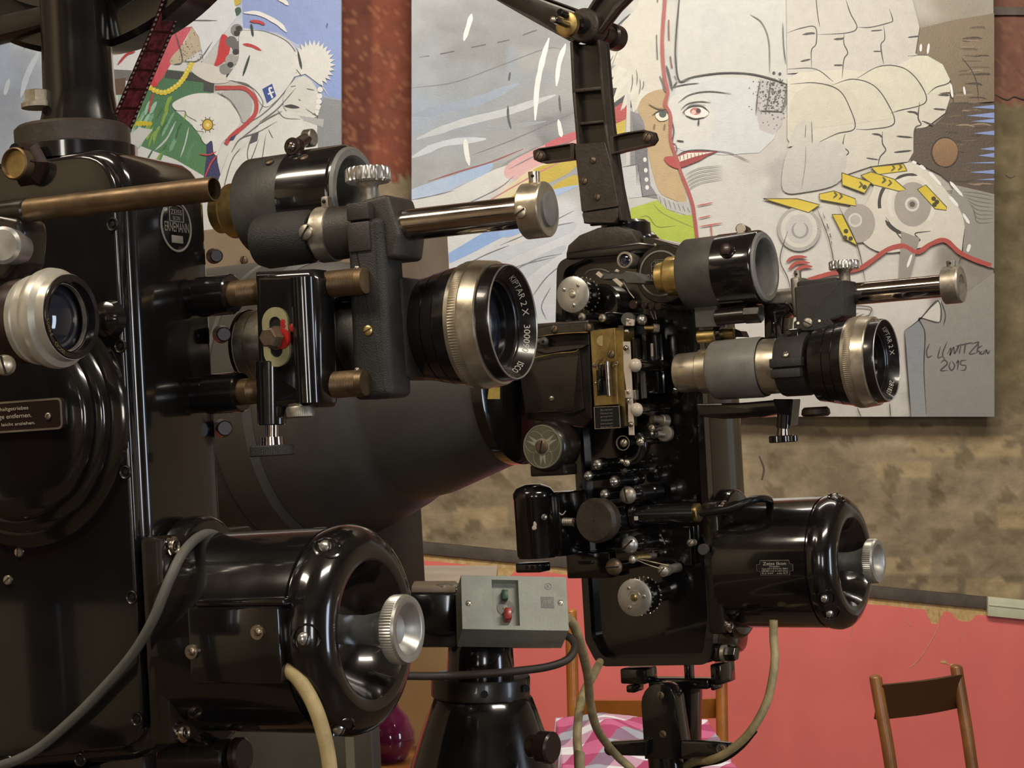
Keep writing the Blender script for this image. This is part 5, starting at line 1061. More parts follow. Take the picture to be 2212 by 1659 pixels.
subs(fc, 'centre_screw', MB('screw_brown').screw(c+NR*.002, NR, 15.5*k, 'screw_brown', .003, 1.35))
# exciter lamp house: upright black canister
p0, p1 = RP(1160, 1205, -.04), RP(1156, 1075, -.04); k = RF.k(p0)
m = MB('enamel'); m.lathe(p0, UP, [(0, 40*k), (.004, 43*k), ((p1-p0).z-.002, 44*k), ((p1-p0).z, 45*k), ((p1-p0).z+.006, 45*k), ((p1-p0).z+.013, 38*k), ((p1-p0).z+.018, 20*k), ((p1-p0).z+.019, 0)], 64)
m.box((p0.x+.002, -.03, p0.z), (p0.x+.034, .05, p1.z+.006), .003); ex_ = m.build('exciter_lamp_house', e, label='glossy black exciter lamp canister')
m = MB('enamel'); m.box(RP(1113, 1238, -.05), RP(1190, 1212, -.02), .003, 3); m.mat('dark'); 
for x in (1138, 1150, 1166): m.lathe(RP(x, 1226, -.05), NR, [(0, .003), (.0004, 0)], 16)
subs(ex_, 'latch_bar', m); m = MB('ivory'); q = RP(1153, 1134, -.064); m.sphere(q, .0055, (.8, .15, .9)); m.sphere(q+V((.0, -.001, -.004)), .004, (1.2, .15, .7)); subs(ex_, 'paint_chip', m)
subs(ex_, 'screw', MB('steel').screw(RP(1176, 1117, -.062), NR+V((.4, 0, 0)), .0042, 'steel', .003, .9))
m = MB('enamel'); m.rod(RP(1195, 1125, -.02), RP(1245, 1128, -.02), .0045, .0045, 16); m.mat('nickel_dull'); m.thread(RP(1210, 1127, -.022), RP(1240, 1128, -.022), .006, .003, .15, 16); m.mat('ivory'); m.tube([RP(x, y, -.03) for x, y in ((1208, 1108), (1215, 1112), (1222, 1104))], .0008, 6); m.build('slit_tube', e)
# sound drum
c = RP(1283, 1125, -.07); k = RF.k(c); m = MB('crackle_brown'); m.mats and None; m.mat('brown_casting'); m.lathe(c, NR, [(-.03, 40*k), (-.022, 47*k), (-.006, 49*k), (-.001, 44*k), (0, 43*k), (.0003, 0)], 72, caps=False); m.mat('dark'); m.lathe(c, NR, [(.0004, .0012), (.0007, 0)], 8); m.mat('enamel'); m.rod(c+V((0, .02, 0)), c+V((0, .125, 0)), 36*k, 34*k, 48)
m.build('sound_drum', e, label='large brown sound drum knob')
B = 'enamel'
stud('roller', 1290, 1003, -.03, 10, .06, 'cap', 'steel', B, extra=[(0, 1.2), (.15, 1.45), (.2, 1.1), (.75, 1.1), (.8, 1.5), (1, 1.5)]); stud('roller', 1270, 1028, -.035, 10, .05, 'cap', 'steel', B, extra=[(0, 1.1), (.2, 1.2), (1, 1.2)])
stud('roller', 1326, 1040, -.03, 10, .05, 'cap', 'steel', B, extra=[(0, 1.3), (.2, 1.5), (.22, 1.2), (.6, 1.2), (.62, 1.6), (.75, 1.6), (.8, 1.2), (1, 1.2)]); stud('roller', 1305, 1068, -.035, 10, .05, 'cap', 'steel', B, extra=[(0, 1.2), (.3, 1.3), (1, 1.1)])
stud('screw_knob', 1353, 1070, -.04, 19, .055, 'screw', 'nickel_dull', B, ang=1.75, extra=[(0, .75), (.3, .75), (.31, 1.0), (.6, .95), (.62, .8), (.7, .8), (.72, .95), (1, .95)], label='large domed steel screw')
stud('screw_knob', 1357, 1177, -.03, 19, .055, 'screw', 'aluminium', B, ang=.7, extra=[(0, .7), (.35, .75), (.36, .98), (.6, .98), (.62, .85), (1, .85)], label='bright domed steel screw')
stud('screw_knob', 1323, 1225, -.03, 19, .055, 'screw', 'screw_brown', B, ang=.05, extra=[(0, .7), (.6, .6), (1, .6)], label='brown domed screw')
stud('pin', 1364, 1209, -.03, 9, .04, 'dome', 'nickel_dull', 'nickel_dull', extra=[(0, .8), (.5, .8), (1, .8)]); stud('pin', 1430, 1233, -.01, 12, .04, 'screw', 'nickel_dull', 'nickel_dull', extra=[(0, 1.1), (.3, 1.1), (.35, .8), (1, .9)])
m = MB('nickel_dull'); m.tube([RP(x, y, -.02) for x, y in ((1372, 1206), (1400, 1212), (1445, 1222))], .0009, 6); m.tube([RP(x, y, -.02) for x, y in ((1372, 1208), (1400, 1220), (1425, 1228))], .0009, 6); m.mat('brass_old'); m.rod(RP(1376, 1204, -.02), RP(1402, 1203, 0), .004, .0045, 20, .0006); m.build('tension_spring', e)
stud('pin', 1346, 957, -.04, 9, .03, 'screw', 'nickel', B, ang=1.0); 
m = MB('nickel_dull'); c = RP(1346, 957, -.036); m.lathe(c, NR, [(0, .0098), (.0012, .0098), (.0012, .009), (-.002, .0088)], 40, caps=False); m.build('guide_flange', e, label='thin nickel ring')
m = MB('enamel'); 
m.tube([RP(x, y, -.03) for x, y in ((1378, 940), (1388, 955), (1386, 975), (1374, 992), (1350, 998))], .0062, 12); m.build('curved_arm', e, label='curved black arm')
stud('pin', 1381, 955, -.04, 9, .03, 'screw', 'nickel', B, ang=.3); stud('pin', 1352, 1000, -.04, 8, .03, 'screw', 'nickel', B, ang=2.0); stud('pin', 1342, 996, -.04, 5, .03, 'dome', 'nickel', B)
stud('pin', 1406, 925, -.02, 8, .04, 'screw', 'nickel', B, ang=.6); stud('pin', 1407, 937, -.02, 4, .04, 'dome', 'steel', B)
m = MB('nickel_dull'); m.rod(RP(1408, 905, 0), RP(1436, 908, .02), .0055, .0055, 20); m.rod(RP(1428, 908, .01), RP(1442, 909, .02), .0082, .0082, 28, .001); m.rod(RP(1418, 937, 0), RP(1434, 938, .01), .0045, .0045, 20); m.rod(RP(1434, 936, .01), RP(1440, 937, .02), .011, .011, 28, .001); m.build('lateral_rollers', e)
stud('roller_end', 1349, 1017, -.02, 6, .05, 'dome', 'grey_dark', B)
m = MB('enamel'); m.rod(RP(1340, 1112, -.0), RP(1496, 1108, .03), .0135, .0135, 32); m.rod(RP(1340, 1112, -.0), RP(1362, 1111, .0), .017, .017, 32, .001); m.rod(RP(1366, 1112, 0), RP(1376, 1112, .0), .016, .016, 32, .001); m.mat('ivory'); m.box(RP(1370, 1124, -.02), RP(1378, 1115, -.016)); m.build('sound_optic_tube', e)
m = MB('brass_old'); m.lathe(RP(1490, 1108, .035), AX, [(0, .0125), (0, .0105), (.006, .0105), (.007, .0125), (.014, .0125), (.015, .011), (.015, 0)], 40, caps=False); m.mat('cable_cream'); m.rod(RP(1504, 1108, .035), RP(1516, 1108, .035), .006, .005, 20); m.build('cable_gland', e, label='brass cable gland')
m = MB('nickel_dull'); m.tube([RP(x, y, .03) for x, y in ((1426, 1155), (1432, 1165), (1436, 1176))], .0008, 6); m.tube([RP(x, y, .04) for x, y in ((1410, 1190), (1430, 1188), (1414, 1199), (1410, 1190))], .0007, 6, 0); m.sphere(RP(1437, 1193, .03), .002); m.sphere(RP(1426, 1156, .03), .002); m.build('wire_clip', e)
m = MB('enamel'); m.box(RP(1330, 1225, .045), RP(1500, 1136, .06), .002); m.box(RP(1225, 1250, .04), RP(1330, 1190, .06), .002); m.build('sound_head', e)
stud('screw', 1490, 1173, .035, 9, .05, 'screw', 'nickel_dull', 'nickel_dull', ang=.8); stud('screw', 1518, 1187, .03, 12, .06, 'flat', 'grey_dark', B)
# lens and carrier
p_, zc = RF.prof([(1450, 41, 803), (1453, 42, 803), (1497, 43, 802), (1498, 48, 801), (1519, 49, 800), (1521, 62, 797), (1526, 64, 796), (1620, 66, 793), (1629, 64, 792), (1630, 60, 792), (1690, 60, 790)], 0, .003)
st = lambda i, j: p_[i:j]
m = MB('nickel'); m.lathe((0, 0, zc), AX, [(p_[0][0]+.001, p_[0][1]*.86), (p_[0][0], p_[0][1]*.9)]+st(0, 5)+[(p_[4][0], p_[4][1])], 72, caps=False); m.mat('dark'); m.lathe((0, 0, zc), AX, [(p_[0][0]+.001, p_[0][1]*.86), (p_[0][0]+.002, 0)], 32, caps=False)
m.mat('grey_paint'); m.lathe((0, 0, zc), AX, [(p_[4][0], p_[4][1])]+st(5, 9), 80, caps=False); m.mat('nickel'); m.lathe((0, 0, zc), AX, st(9, 11), 80, caps=False); m.build('rear_barrel', e, label='grey and nickel rear lens barrel')
p2, _ = RF.prof([(1668, 66, 788), (1672, 68, 788), (1722, 69, 786), (1732, 66, 786)], 0); m = MB('crackle'); m.lathe((0, 0, .003), AX, p2, 72); q = RP(1695, 789, -.045)
x0 = RP(1662, 789, -.048).x; x1 = RP(1732, 789, -.048).x; m.box((x0, -.050, -.0012), (x1, -.025, .0105), .002); m.box((x0+.001, -.050, -.0145), (x1-.002, -.025, -.0028), .002)
m.mat('enamel'); m.box((x0+.01, -.02, .03), (x0+.03, .05, .048), .002)
lc = m.build('lens_clamp', e, label='matt black split lens clamp')
m = MB('crackle'); m.prism(round_poly(Rp([(1714, 620), (1822, 604), (1822, 682), (1810, 690), (1790, 694), (1784, 722), (1720, 722)], .0), .003), (0, .05, 0), .003, 2); m.prism(round_poly(Rp([(1714, 696), (1722, 690), (1790, 688), (1800, 700), (1800, 712), (1714, 716)], -.006), .002), (0, .006, 0), .001, 1); br = m.build('lens_bracket', e, label='matt black lens bracket')
subs(br, 'screw', MB('nickel_dull').screw(RP(1745, 697, -.006), NR, .0062, 'nickel_dull', .003, -.5))
for (x, y) in ((1724, 698), (1770, 693)): subs(br, 'dowel', MB('nickel').rod(RP(x, y, -.0075), RP(x, y, -.003), .0018, .0018, 12))
subs(lc, 'screw', MB('nickel').screw(RP(1697, 766, -.040), NR+UP*.6, .004, 'nickel', .002, .3))
front_lens(e, 0, 0, [('KIPTAR 2 X', 68), ('281837', -34)], .001)
eyepiece(e, 0, .1312)
q = RP(1571, 541, -.045); d = V((0, -1, .25)).normalized(); m = MB('enamel'); m.lathe(q, d, [(-.006, .0105), (.001, .0105), (.002, .009)], 32); m.mat('bakelite'); m.hexbolt(q, d, .0085, .008, 'bakelite'); m.build('sleeve_bolt', e)
m = MB('bakelite'); a = RP(1600, 494, -.012); m.rod(a, RP(1612, 500, .02), .0068, .0068, 24); m.rod(RP(1612, 500, .02), RP(1612, 515, .02), .007, .007, 20); m.mat('ivory'); m.lathe(a, NR, [(-.001, .0066), (.001, .006), (.001, 0)], 28); m.build('lid_catch', e, label='short pin with pale end')
# upper rod line
yr = .05
pr = RF.C(2045, 42, 612, yr)[0]; ZR2 = .0893
m = MB('nickel_dull'); m.rod((RP(1650, 655, yr).x, yr, ZR2), (RP(1720, 648, yr).x, yr, ZR2), .0155, .0155, 40); a = RP(1702, 650, .02); m.box((a.x, .03, ZR2-.024), (a.x+.012, .075, ZR2+.028), .004, 3); m.rod((a.x+.006, .045, ZR2+.027), (a.x+.006, .045, ZR2+.037), .0045, .0045, 20); m.mat('dark'); m.sphere((a.x+.006, .041, ZR2+.032), .0016); m.build('clamp_collar', e, label='nickel clamp collar')
q = RP(1815, 648, yr); m = MB('crackle'); m.box((RP(1718, 648, .03).x+.004, .026, ZR2-.022), (q.x+.006, .074, ZR2+.022), .004, 3); m.mat('nickel_dull'); m.lathe((q.x+.004, yr, ZR2), AX, [(0, .021), (.009, .020), (.01, .016)], 48, caps=False); m.build('rod_clamp', e, label='black rod clamp')
m = MB('chrome'); m.rod((q.x, yr, ZR2), (.07, yr, ZR2), .0142, .0142, 64); m.build('guide_rod', e, label='polished steel guide rod')
m = MB('nickel_dull'); m.lathe((0, yr, ZR2), AX, [(.064, .0142), (.064, .0225), (.065, .0235), (.084, .0235), (.086, .022), (.086, .0125), (.08, .012), (.074, .0118)], 64, caps=False); m.mat('steel'); m.lathe((0, yr, ZR2), AX, [(.074, .0118), (.074, 0)], 40, caps=False); m.mat('nickel_dull')
m.rod((.074, yr, ZR2+.022), (.074, yr, ZR2+.030), .0055, .006, 20); m.mat('dark'); m.sphere((.0745, yr-.0055, ZR2+.027), .0015); m.build('end_collar', e, label='worn nickel end collar')
q = RP(1823, 573, yr); knob_top(e, V((q.x, yr, q.z)), .0195, .0115, .03)
# brackets between condenser and lens
m = MB('grey_dark'); m.prism(round_poly(Rp([(1498, 652), (1548, 652), (1547, 706), (1502, 708)], -.012), .002), (0, .03, 0), .001, 1); m.mat('enamel_warm'); m.rod(RP(1548, 686, -.01), RP(1612, 680, -.01), .0105, .0105, 32, .001); m.rod(RP(1610, 680, -.01), RP(1645, 678, -.01), .0115, .0115, 8, .001)
m.rod(RP(1556, 668, .0), RP(1636, 660, .0), .004, .004, 16); m.build('support_bar', e)
m = MB('enamel'); m.prism(round_poly(Rp([(1648, 655), (1700, 652), (1708, 670), (1692, 686), (1686, 745), (1650, 755)], .02), .004), (0, .04, 0), .004, 2); m.box(RP(1676, 745, .0), RP(1694, 698, .04), .002); m.build('rod_bracket', e)
m = MB('brass_old'); m.rod(RP(1508, 728, 0), RP(1548, 725, 0), .0085, .0085, 32, .001); m.rod(RP(1555, 722, .01), RP(1588, 720, .01), .0075, .0075, 32, .001); m.mat('enamel'); m.rod(RP(1545, 724, .005), RP(1560, 722, .005), .01, .01, 24); m.prism(Rp([(1588, 710), (1600, 715), (1606, 728), (1588, 728)], 0), (0, .02, 0)); m.build('cross_shaft', e)
m = MB('enamel'); m.prism(round_poly(Rp([(1500, 872), (1600, 870), (1690, 862), (1690, 892), (1640, 902), (1560, 905), (1510, 900)], .0), .003), (0, .05, 0), .003, 2); m.rod(RP(1460, 845, .03), RP(1470, 848, .03), .01, .01, 24); m.prism(round_poly(Rp([(1668, 862), (1712, 862), (1706, 920), (1684, 918)], -.005), .002), (0, .03, 0), .002, 1); m.build('lens_slide', e)
m = MB('bakelite'); c = RP(1762, 886, .0); m.rod(c+V((0, 0, -.008)), c+V((0, 0, .004)), .0185, .0175, 40, .003); m.build('lens_lock_knob', e, label='round black locking knob')
m = MB('enamel'); m.rod(RP(1694, 895, .0), RP(1692, 925, 0), .009, .009, 24); m.mat('chrome'); m.rod(RP(1692, 923, 0), RP(1692, 942, 0), .0072, .0085, 24); m.mat('enamel'); c = RP(1692, 948, 0); m.lathe(c, UP, [(-.0045, 0), (-.0045, .017), (-.0035, .0182), (.0035, .0182), (.0045, .017), (.0045, 0)], 96, caps=False, kn=(2, 3), amp=.03); m.build('focus_knob', e, label='black focusing knob')
motor(e, -.01, .12, -.258, 1)
# nameplate on motor
pc = V((-.01, .12, -.258)); m = MB('dark'); q = RP(1675, 1226, .035); th0 = math.asin(max(-1, min(1, (q.z-pc.z)/.0872))); 
def mp(x, z, lift): 
    a = th0+z/.0872; return V((q.x+x, pc.y-math.cos(a)*(.0872+lift), pc.z+math.sin(a)*(.0872+lift)))
def plate(w_, h_, lift, mt):
    m.mat(mt); out = round_poly([V((sx*w_, sz*h_, 0)) for sx, sz in ((-1, -.45), (-.82, -.5), (-.8, -1), (.8, -1), (.82, -.5), (1, -.45), (1, .45), (.82, .5), (.8, 1), (-.8, 1), (-.82, .5), (-1, .45))], .001, 2)
    for t in tessellate_polygon([out]): m.face([m.bm.verts.new(mp(out[i].x, out[i].y, lift)) for i in t])
plate(.0255, .0098, .0004, 'nickel_dull'); plate(.0248, .0091, .0007, 'dark'); m.mat('white_ink')
def ctext(s_, x, z, h, wd):
    vs, fs = text_geo(s_); xa, xb = min(v[0] for v in vs), max(v[0] for v in vs); vv = [m.bm.verts.new(mp(x+(v[0]-(xa+xb)/2)*wd/(xb-xa), z+(v[1]-.35)*h/.72, .001)) for v in vs]
    for f in fs: m.face([vv[i] for i in f])
ctext('Zeiss Ikon', 0, .0055, .0042, .032); ctext('Dresden', 0, .0018, .0022, .014); ctext('Type 220 V 50 Hz Nr. 36061', 0, -.0012, .002, .036); ctext('220/380 V 0,6 A 1425 U/min', 0, -.0041, .002, .037); ctext('0,2 kW   cos 0,7', 0, -.0070, .002, .036)
m.build('nameplate', e, label='small engraved maker nameplate')
# stand under the machine
yz = .09
m = MB('enamel'); m.box(RP(1340, 1478, .06), RP(1420, 1437, .10), .003); m.box(RP(1352, 1497, .06), RP(1392, 1474, .09), .003); m.box(RP(1400, 1487, .085), RP(1545, 1462, .11), .003); m.box(RP(1535, 1480, .09), RP(1588, 1425, .14), .003); m.box(RP(1535, 1492, .09), RP(1562, 1470, .12), .002); m.box(RP(1478, 1470, .09), RP(1500, 1430, .11), .002); m.prism(round_poly(Rp([(1440, 1470), (1500, 1470), (1494, 1500), (1488, 1760), (1450, 1760)], .09), .004), (0, .04, 0), .004, 2)
m.build('stand_head', e); c = RP(1570, 1412, .04); m = MB('nickel_dull'); m.lathe(c+V((-.006, 0, 0)), AX, [(0, .0115), (.005, .0115)], 28); m.mat('enamel'); m.lathe(c, AX, [(0, .0105), (.012, .0105), (.014, .009)], 6); m.build('stand_bolt', e, label='hexagon bolt with steel washer')
m = MB('enamel'); m.box(RP(1535, 1430, .06), RP(1590, 1390, .1), .004); m.box(RP(1500, 1100, .05), RP(1530, 1065, .09), .004); m.build('bolt_lug', e)
m = MB('enamel'); pts = [(1392, 1640)]+[(1430+38*math.cos(a)-8, 1520-44*math.sin(a)) for a in [math.pi-math.pi*i/10 for i in range(11)]]+[(1478, 1640)]
m.prism(Rp(pts, .03), (0, .03, 0), .002, 2); sp2 = m.build('stand_plate', e, label='round-topped black support plate')
for (x, y, a) in ((1427, 1502, 1.4), (1432, 1586, 2.4)): subs(sp2, 'screw', MB('bakelite').screw(RP(x, y, .03), NR, .0052, 'screw_brown', .002, a))
for pts, sc_ in (([(1396, 1598), (1396, 1634), (1316, 1632), (1303, 1622), (1306, 1606), (1320, 1602)], (1319, 1618)), ([(1470, 1600), (1470, 1640), (1565, 1632), (1580, 1620), (1574, 1606), (1540, 1602)], (1560, 1618))):
    m = MB('enamel'); m.prism(round_poly(Rp(pts, .02), .003, 3), (0, .014, 0), .003, 2); m.rod(RP(*sc_, .017), RP(*sc_, .03), .0088, .0088, 24, .001); m.screw(RP(*sc_, .0165), NR, .006, 'screw_brown', .002, 2.2); m.build('foot_arm', e)
m = MB('enamel'); a = RP(1437, 1640, .06); m.rod((a.x, .06, a.z+.01), (a.x+.05, .06, -1.6), .024, .03, 40, .002); m.lathe((a.x+.05, .06, -1.6), UP, [(-.04, .24), (0, .24), (.03, .1), (.06, .03)], 64); m.build('stand_column', e)
# lamp house of the far machine
le = RF.empty('lamp_house', 'large dark grey lamp house with cone pointing at the far projector', 'lamp house'); le['off'] = list(RF.off)
def pz(pts):
    out, _ = [], 0
    for (px, py) in pts:
        c = RP(px, py, 0); out.append((c.x, abs(c.z-.0)))
    return out
m = MB('lamp_grey'); m.lathe((0, 0, .0), AX, [(-.84, .205), (-.80, .20), (-.745, .178), (-.71, .162), (-.70, .152), (-.69, .149), (-.655, .143), (-.535, .103), (-.53, .08)], 128, caps=False); m.build('cone', le, label='dark grey light cone')
m = MB('enamel'); m.lathe((0, 0, 0), AX, [(-.542, .102), (-.540, .107), (-.524, .107), (-.520, .10)], 72); m.build('cone_ring', le)
m = MB('lamp_grey'); m.lathe((0, 0, 0), AX, [(-1.5, .0), (-1.5, .2), (-1.48, .215), (-.91, .215), (-.905, .21), (-.90, .215), (-.845, .213), (-.835, .205)], 128, caps=False); m.build('drum', le)
m = MB('lamp_grey'); m.box((-1.3, -.01, -.31), (-.80, .16, -.10), .006, 2); m.mat('dark'); m.rod((-.84, -.0115, -.225), (-.84, -.009, -.225), .008, .008, 20); m.build('lower_case', le, label='square lower case')
m = MB('lamp_tan'); m.box((-1.35, .02, -.10), (-.80, .28, .28), .006, 2); rc = m.build('rear_case', le, label='brown-grey rear case')
for (x, y) in ((527, 562), (478, 600)): subs(rc, 'screw', MB('screw_brown').screw(RP(x, y, .018), NR, .0065, 'screw_brown', .003, 1.2))
m = MB('tape'); a = RP(1054, 862, -.13); p4 = [RF.P(x, y, -.125) for x, y in ((1053, 862), (1079, 862), (1079, 836), (1056, 838))]; m.prism(p4, (0, .0012, 0)); 
tp = m.build('paper_tape', le, label='scrap of yellow tape on the cone')
m = MB('lamp_grey'); m.box(RP(470, 1900, -.03), RP(820, 1540, -.005), .004); m.mat('pale_ink'); m.box(RP(761, 1900, -.0305), RP(763, 1572, -.03)); m.build('support_case', le, label='grey lower support case')
m = MB('enamel'); m.box((-1.2, -.02, -1.62), (-.92, .2, -.72), .01); m.build('support_column', le)
# ---------------------------------------------------------------- pedestal with switch box (between the machines)
PD = 2.0
c = W(1044, 1470, PD); kk = PD/F; fl_z = 0
t = thing('pedestal', 'glossy black cone pedestal with collar standing between the two projectors', 'pedestal', (c.x, PD, 0))
zz = lambda y: CAMH-(y-CY)*kk
m = MB('enamel'); m.lathe((c.x, PD, 0), UP, [(0, .21), (.02, .21), (.05, .19), (zz(2200), .17), (zz(1900), .125), (zz(1659), 158*kk), (zz(1580), 134*kk), (zz(1530), 116*kk), (zz(1506), 106*kk), (zz(1500), 100*kk)], 96, caps=True); m.build('cone', t, label='glossy black cone')
m = MB('enamel_warm'); m.lathe((c.x-.003, PD, 0), UP, [(zz(1503), 104*kk), (zz(1500), 107*kk), (zz(1462), 107*kk), (zz(1458), 105*kk), (zz(1456), 70*kk)], 96); m.mat('dark'); m.rod((c.x+.002, PD-.0545, zz(1482)), (c.x+.002, PD-.0525, zz(1482)), .0042, .0042, 8); m.rod((c.x+.046, PD-.03, zz(1478)), (c.x+.045, PD-.027, zz(1478)), .0042, .0042, 8); m.build('collar', t)
m = MB('enamel'); m.lathe((c.x-.003, PD, 0), UP, [(zz(1458), 72*kk), (zz(1440), 73*kk), (zz(1400), 70*kk), (zz(1380), 60*kk)], 72); m.build('neck', t)
a, b = W(985, 1420, PD-.03), W(1200, 1290, PD-.03); m = MB('enamel'); m.box((a.x, PD-.022, W(0, 1405, PD-.035).z), (b.x, PD+.06, b.z), .004); a, b = W(868, 1400, PD-.02), W(990, 1278, PD-.02); m.box((a.x, PD-.02, a.z), (b.x, PD+.04, b.z), .004)
m.mat('lamp_tan'); m.box((W(890, 0, PD).x, PD-.018, W(0, 1279, PD).z), (W(985, 0, PD).x, PD+.035, W(0, 1262, PD).z), .002); m.mat('nickel'); m.rod(W(958, 1262, PD-.01), W(958, 1272, PD-.01), .008, .008, 20, .001); m.rod(W(980, 1262, PD-.01), W(980, 1270, PD-.01), .005, .005, 20, .001); m.build('head_casting', t)
m = MB('bakelite'); m.rod(W(1165, 1612, PD-.09), W(1195, 1616, PD-.10), .0165, .0165, 32, .002); m.rod(W(1150, 1612, PD-.08), W(1170, 1612, PD-.09), .012, .012, 24); m.build('cone_knob', t, label='dark brown knob on the cone')
# switch box: tilted back about 30 degrees
yaw, til = math.radians(9), math.radians(29)
nb = V((math.sin(yaw)*math.cos(til), -math.cos(yaw)*math.cos(til), math.sin(til))).normalized(); exb = V((math.cos(yaw), math.sin(yaw), -.045)).normalized(); upb = nb.cross(exb).normalized(); exb = upb.cross(nb).normalized()
bc = W(1112, 1302, PD-.075); hw, hh, dd = .0555, .0300, .050
t2 = thing('switch_box', 'grey motor switch box with green and red buttons on the black pedestal', 'switch box', tuple(bc-nb*dd-upb*hh))
def q_(a, b, d=0): return bc+exb*a+upb*b+nb*d
wi, wj, wk, wl = -.0235, .0045, -.0255, .0255
m = MB('box_grey')
for lo, hi in (((-hw, -hh), (wi, hh)), ((wj, -hh), (hw, hh)), ((wi, wl), (wj, hh)), ((wi, -hh), (wj, wk))):
    m.obox(q_((lo[0]+hi[0])/2, (lo[1]+hi[1])/2, -dd/2), exb*(hi[0]-lo[0])/2, upb*(hi[1]-lo[1])/2, nb*dd/2)
m.obox(q_((wi+wj)/2, 0, -dd*.6), exb*.014, upb*.0255, nb*dd*.4); m.build('case', t2, label='light grey switch case')
m = MB('grey_paint'); m.lathe(q_(-.0085, -.002, -.0098), nb, [(0, .0092), (.0006, .009), (.0006, 0)], 40); m.mat('box_grey'); m.lathe(q_(-.0085, -.002, -.0092), nb, [(0, .0028), (.001, .0024), (.001, 0)], 20); m.build('button_guide', t2)
m = MB('green_plastic'); m.obox(q_(-.0095, .0105, -.006), exb*.0031, upb*.0052, nb*.004, .0006); m.build('start_button', t2, label='green button'); m = MB('red_plastic'); m.obox(q_(-.0075, -.0125, -.0035), exb*.0036, upb*.0062, nb*.0065, .001); m.build('stop_button', t2, label='red button')
for a, b in ((-.0485, -.0015), (.0485, .001)): MB('nickel').screw(q_(a, b, 0), nb, .003, 'nickel', .0012, .9).build('screw', t2)
m = MB('grey_paint'); m.ring_prism([q_(.036+.0036*math.cos(i*.3142), .019+.0036*math.sin(i*.3142), .0001) for i in range(20)], [q_(.036+.0032*math.cos(i*.3142), .019+.0032*math.sin(i*.3142), .0001) for i in range(20)], nb*.0003)
m.text('R', q_(.036, .019), exb, upb, .003, .0004); m.obox(q_(.0345, .001, .0002), exb*.0068, upb*.0062, nb*.0002); m.mat('box_grey'); m.text('0 IF', q_(.0345, .001), exb, upb, .0042, .0007); m.build('embossing', t2)
# ---------------------------------------------------------------- cables
def cable(name, label, pts, r, mt, grp=None, fr=None, kind='cable'):
    """pts: (px, py, depth) in metres from the camera"""
    P_ = [W(x, y, d) for x, y, d in pts]; m = MB(mt).tube(P_, r, 14, 10); o = m.build(name, origin=P_[-1]); tag(o, label, kind, grp); return o
def ldep(px, py, y): return LF.dep(LP(px, py, y))
def rdep(px, py, y): return RF.dep(RP(px, py, y))
cable('cable', 'grey cable curving over the near motor and across the black side cover', [(x, y, ldep(x, y, yy)) for x, y, yy in ((500, 1180, -.08), (460, 1155, -.12), (430, 1160, -.15), (395, 1195, -.19), (365, 1255, -.21), (330, 1340, -.215), (285, 1415, -.21), (220, 1490, -.205), (150, 1560, -.205), (70, 1625, -.205), (-10, 1658, -.205), (-120, 1690, -.205), (-200, 1900, -.205))], .0044, 'cable_grey')
cable('cable', 'thick cream cable dropping from the terminal box of the near motor', [(x, y, ldep(x, y, -.205)) for x, y in ((592, 1428), (606, 1440), (640, 1462), (672, 1510), (695, 1570), (710, 1640), (716, 1720), (716, 1900))]+[(700, 3000, 1.7), (650, 5600, 1.6)], .0062, 'cable_cream')
cable('cable', 'thin brown cable looping in front of the pedestal collar', [(1222, 1372, 1.97), (1236, 1382, 1.95), (1242, 1400, 1.93), (1225, 1425, 1.915), (1180, 1441, 1.905), (1110, 1450, 1.9), (1040, 1456, 1.9), (960, 1460, 1.9), (880, 1460, 1.88), (800, 1458, 1.86), (700, 1470, 1.9)], .0042, 'cable_brown')
cable('cable', 'cream cable hanging from the right end of the grey switch box', [(1226, 1335, 1.97), (1240, 1352, 1.99), (1256, 1400, 2.02), (1270, 1460, 2.08), (1275, 1520, 2.14), (1288, 1570, 2.2), (1308, 1603, 2.3), (1335, 1635, 2.36), (1370, 1670, 2.36), (1400, 1740, 2.3)], .0052, 'cable_olive')
cable('cable', 'cream cable curving down beside the pedestal from under the far projector', [(1296, 1430, 2.45), (1280, 1462, 2.3), (1264, 1490, 2.2), (1252, 1530, 2.16), (1247, 1590, 2.14), (1250, 1660, 2.12), (1255, 1900, 2.12), (1255, 4500, 2.12)], .0052, 'cable_olive')
cable('cable', 'yellowed cable hanging in a wide curve below the far motor', [(1671, 1340, 2.42), (1671, 1380, 2.42), (1674, 1420, 2.41), (1668, 1470, 2.4), (1655, 1520, 2.4), (1625, 1575, 2.4), (1585, 1615, 2.42), (1540, 1640, 2.44), (1490, 1650, 2.5), (1440, 1700, 2.6)], .0056, 'cable_olive')
cable('cable', 'black cable lying along the underside of the yellowed cable', [(1632, 1578, 2.42), (1600, 1615, 2.43), (1560, 1642, 2.45), (1500, 1658, 2.5), (1430, 1710, 2.6)], .0034, 'cable_black')
cable('cable', 'black cable running from the brass gland to the top of the far motor', [(x, y, rdep(x, y, yy)) for x, y, yy in ((1512, 1108, .035), (1545, 1104, .03), (1580, 1098, .03), (1610, 1086, .035), (1635, 1078, .05), (1660, 1080, .09), (1665, 1100, .13))], .0052, 'cable_black')
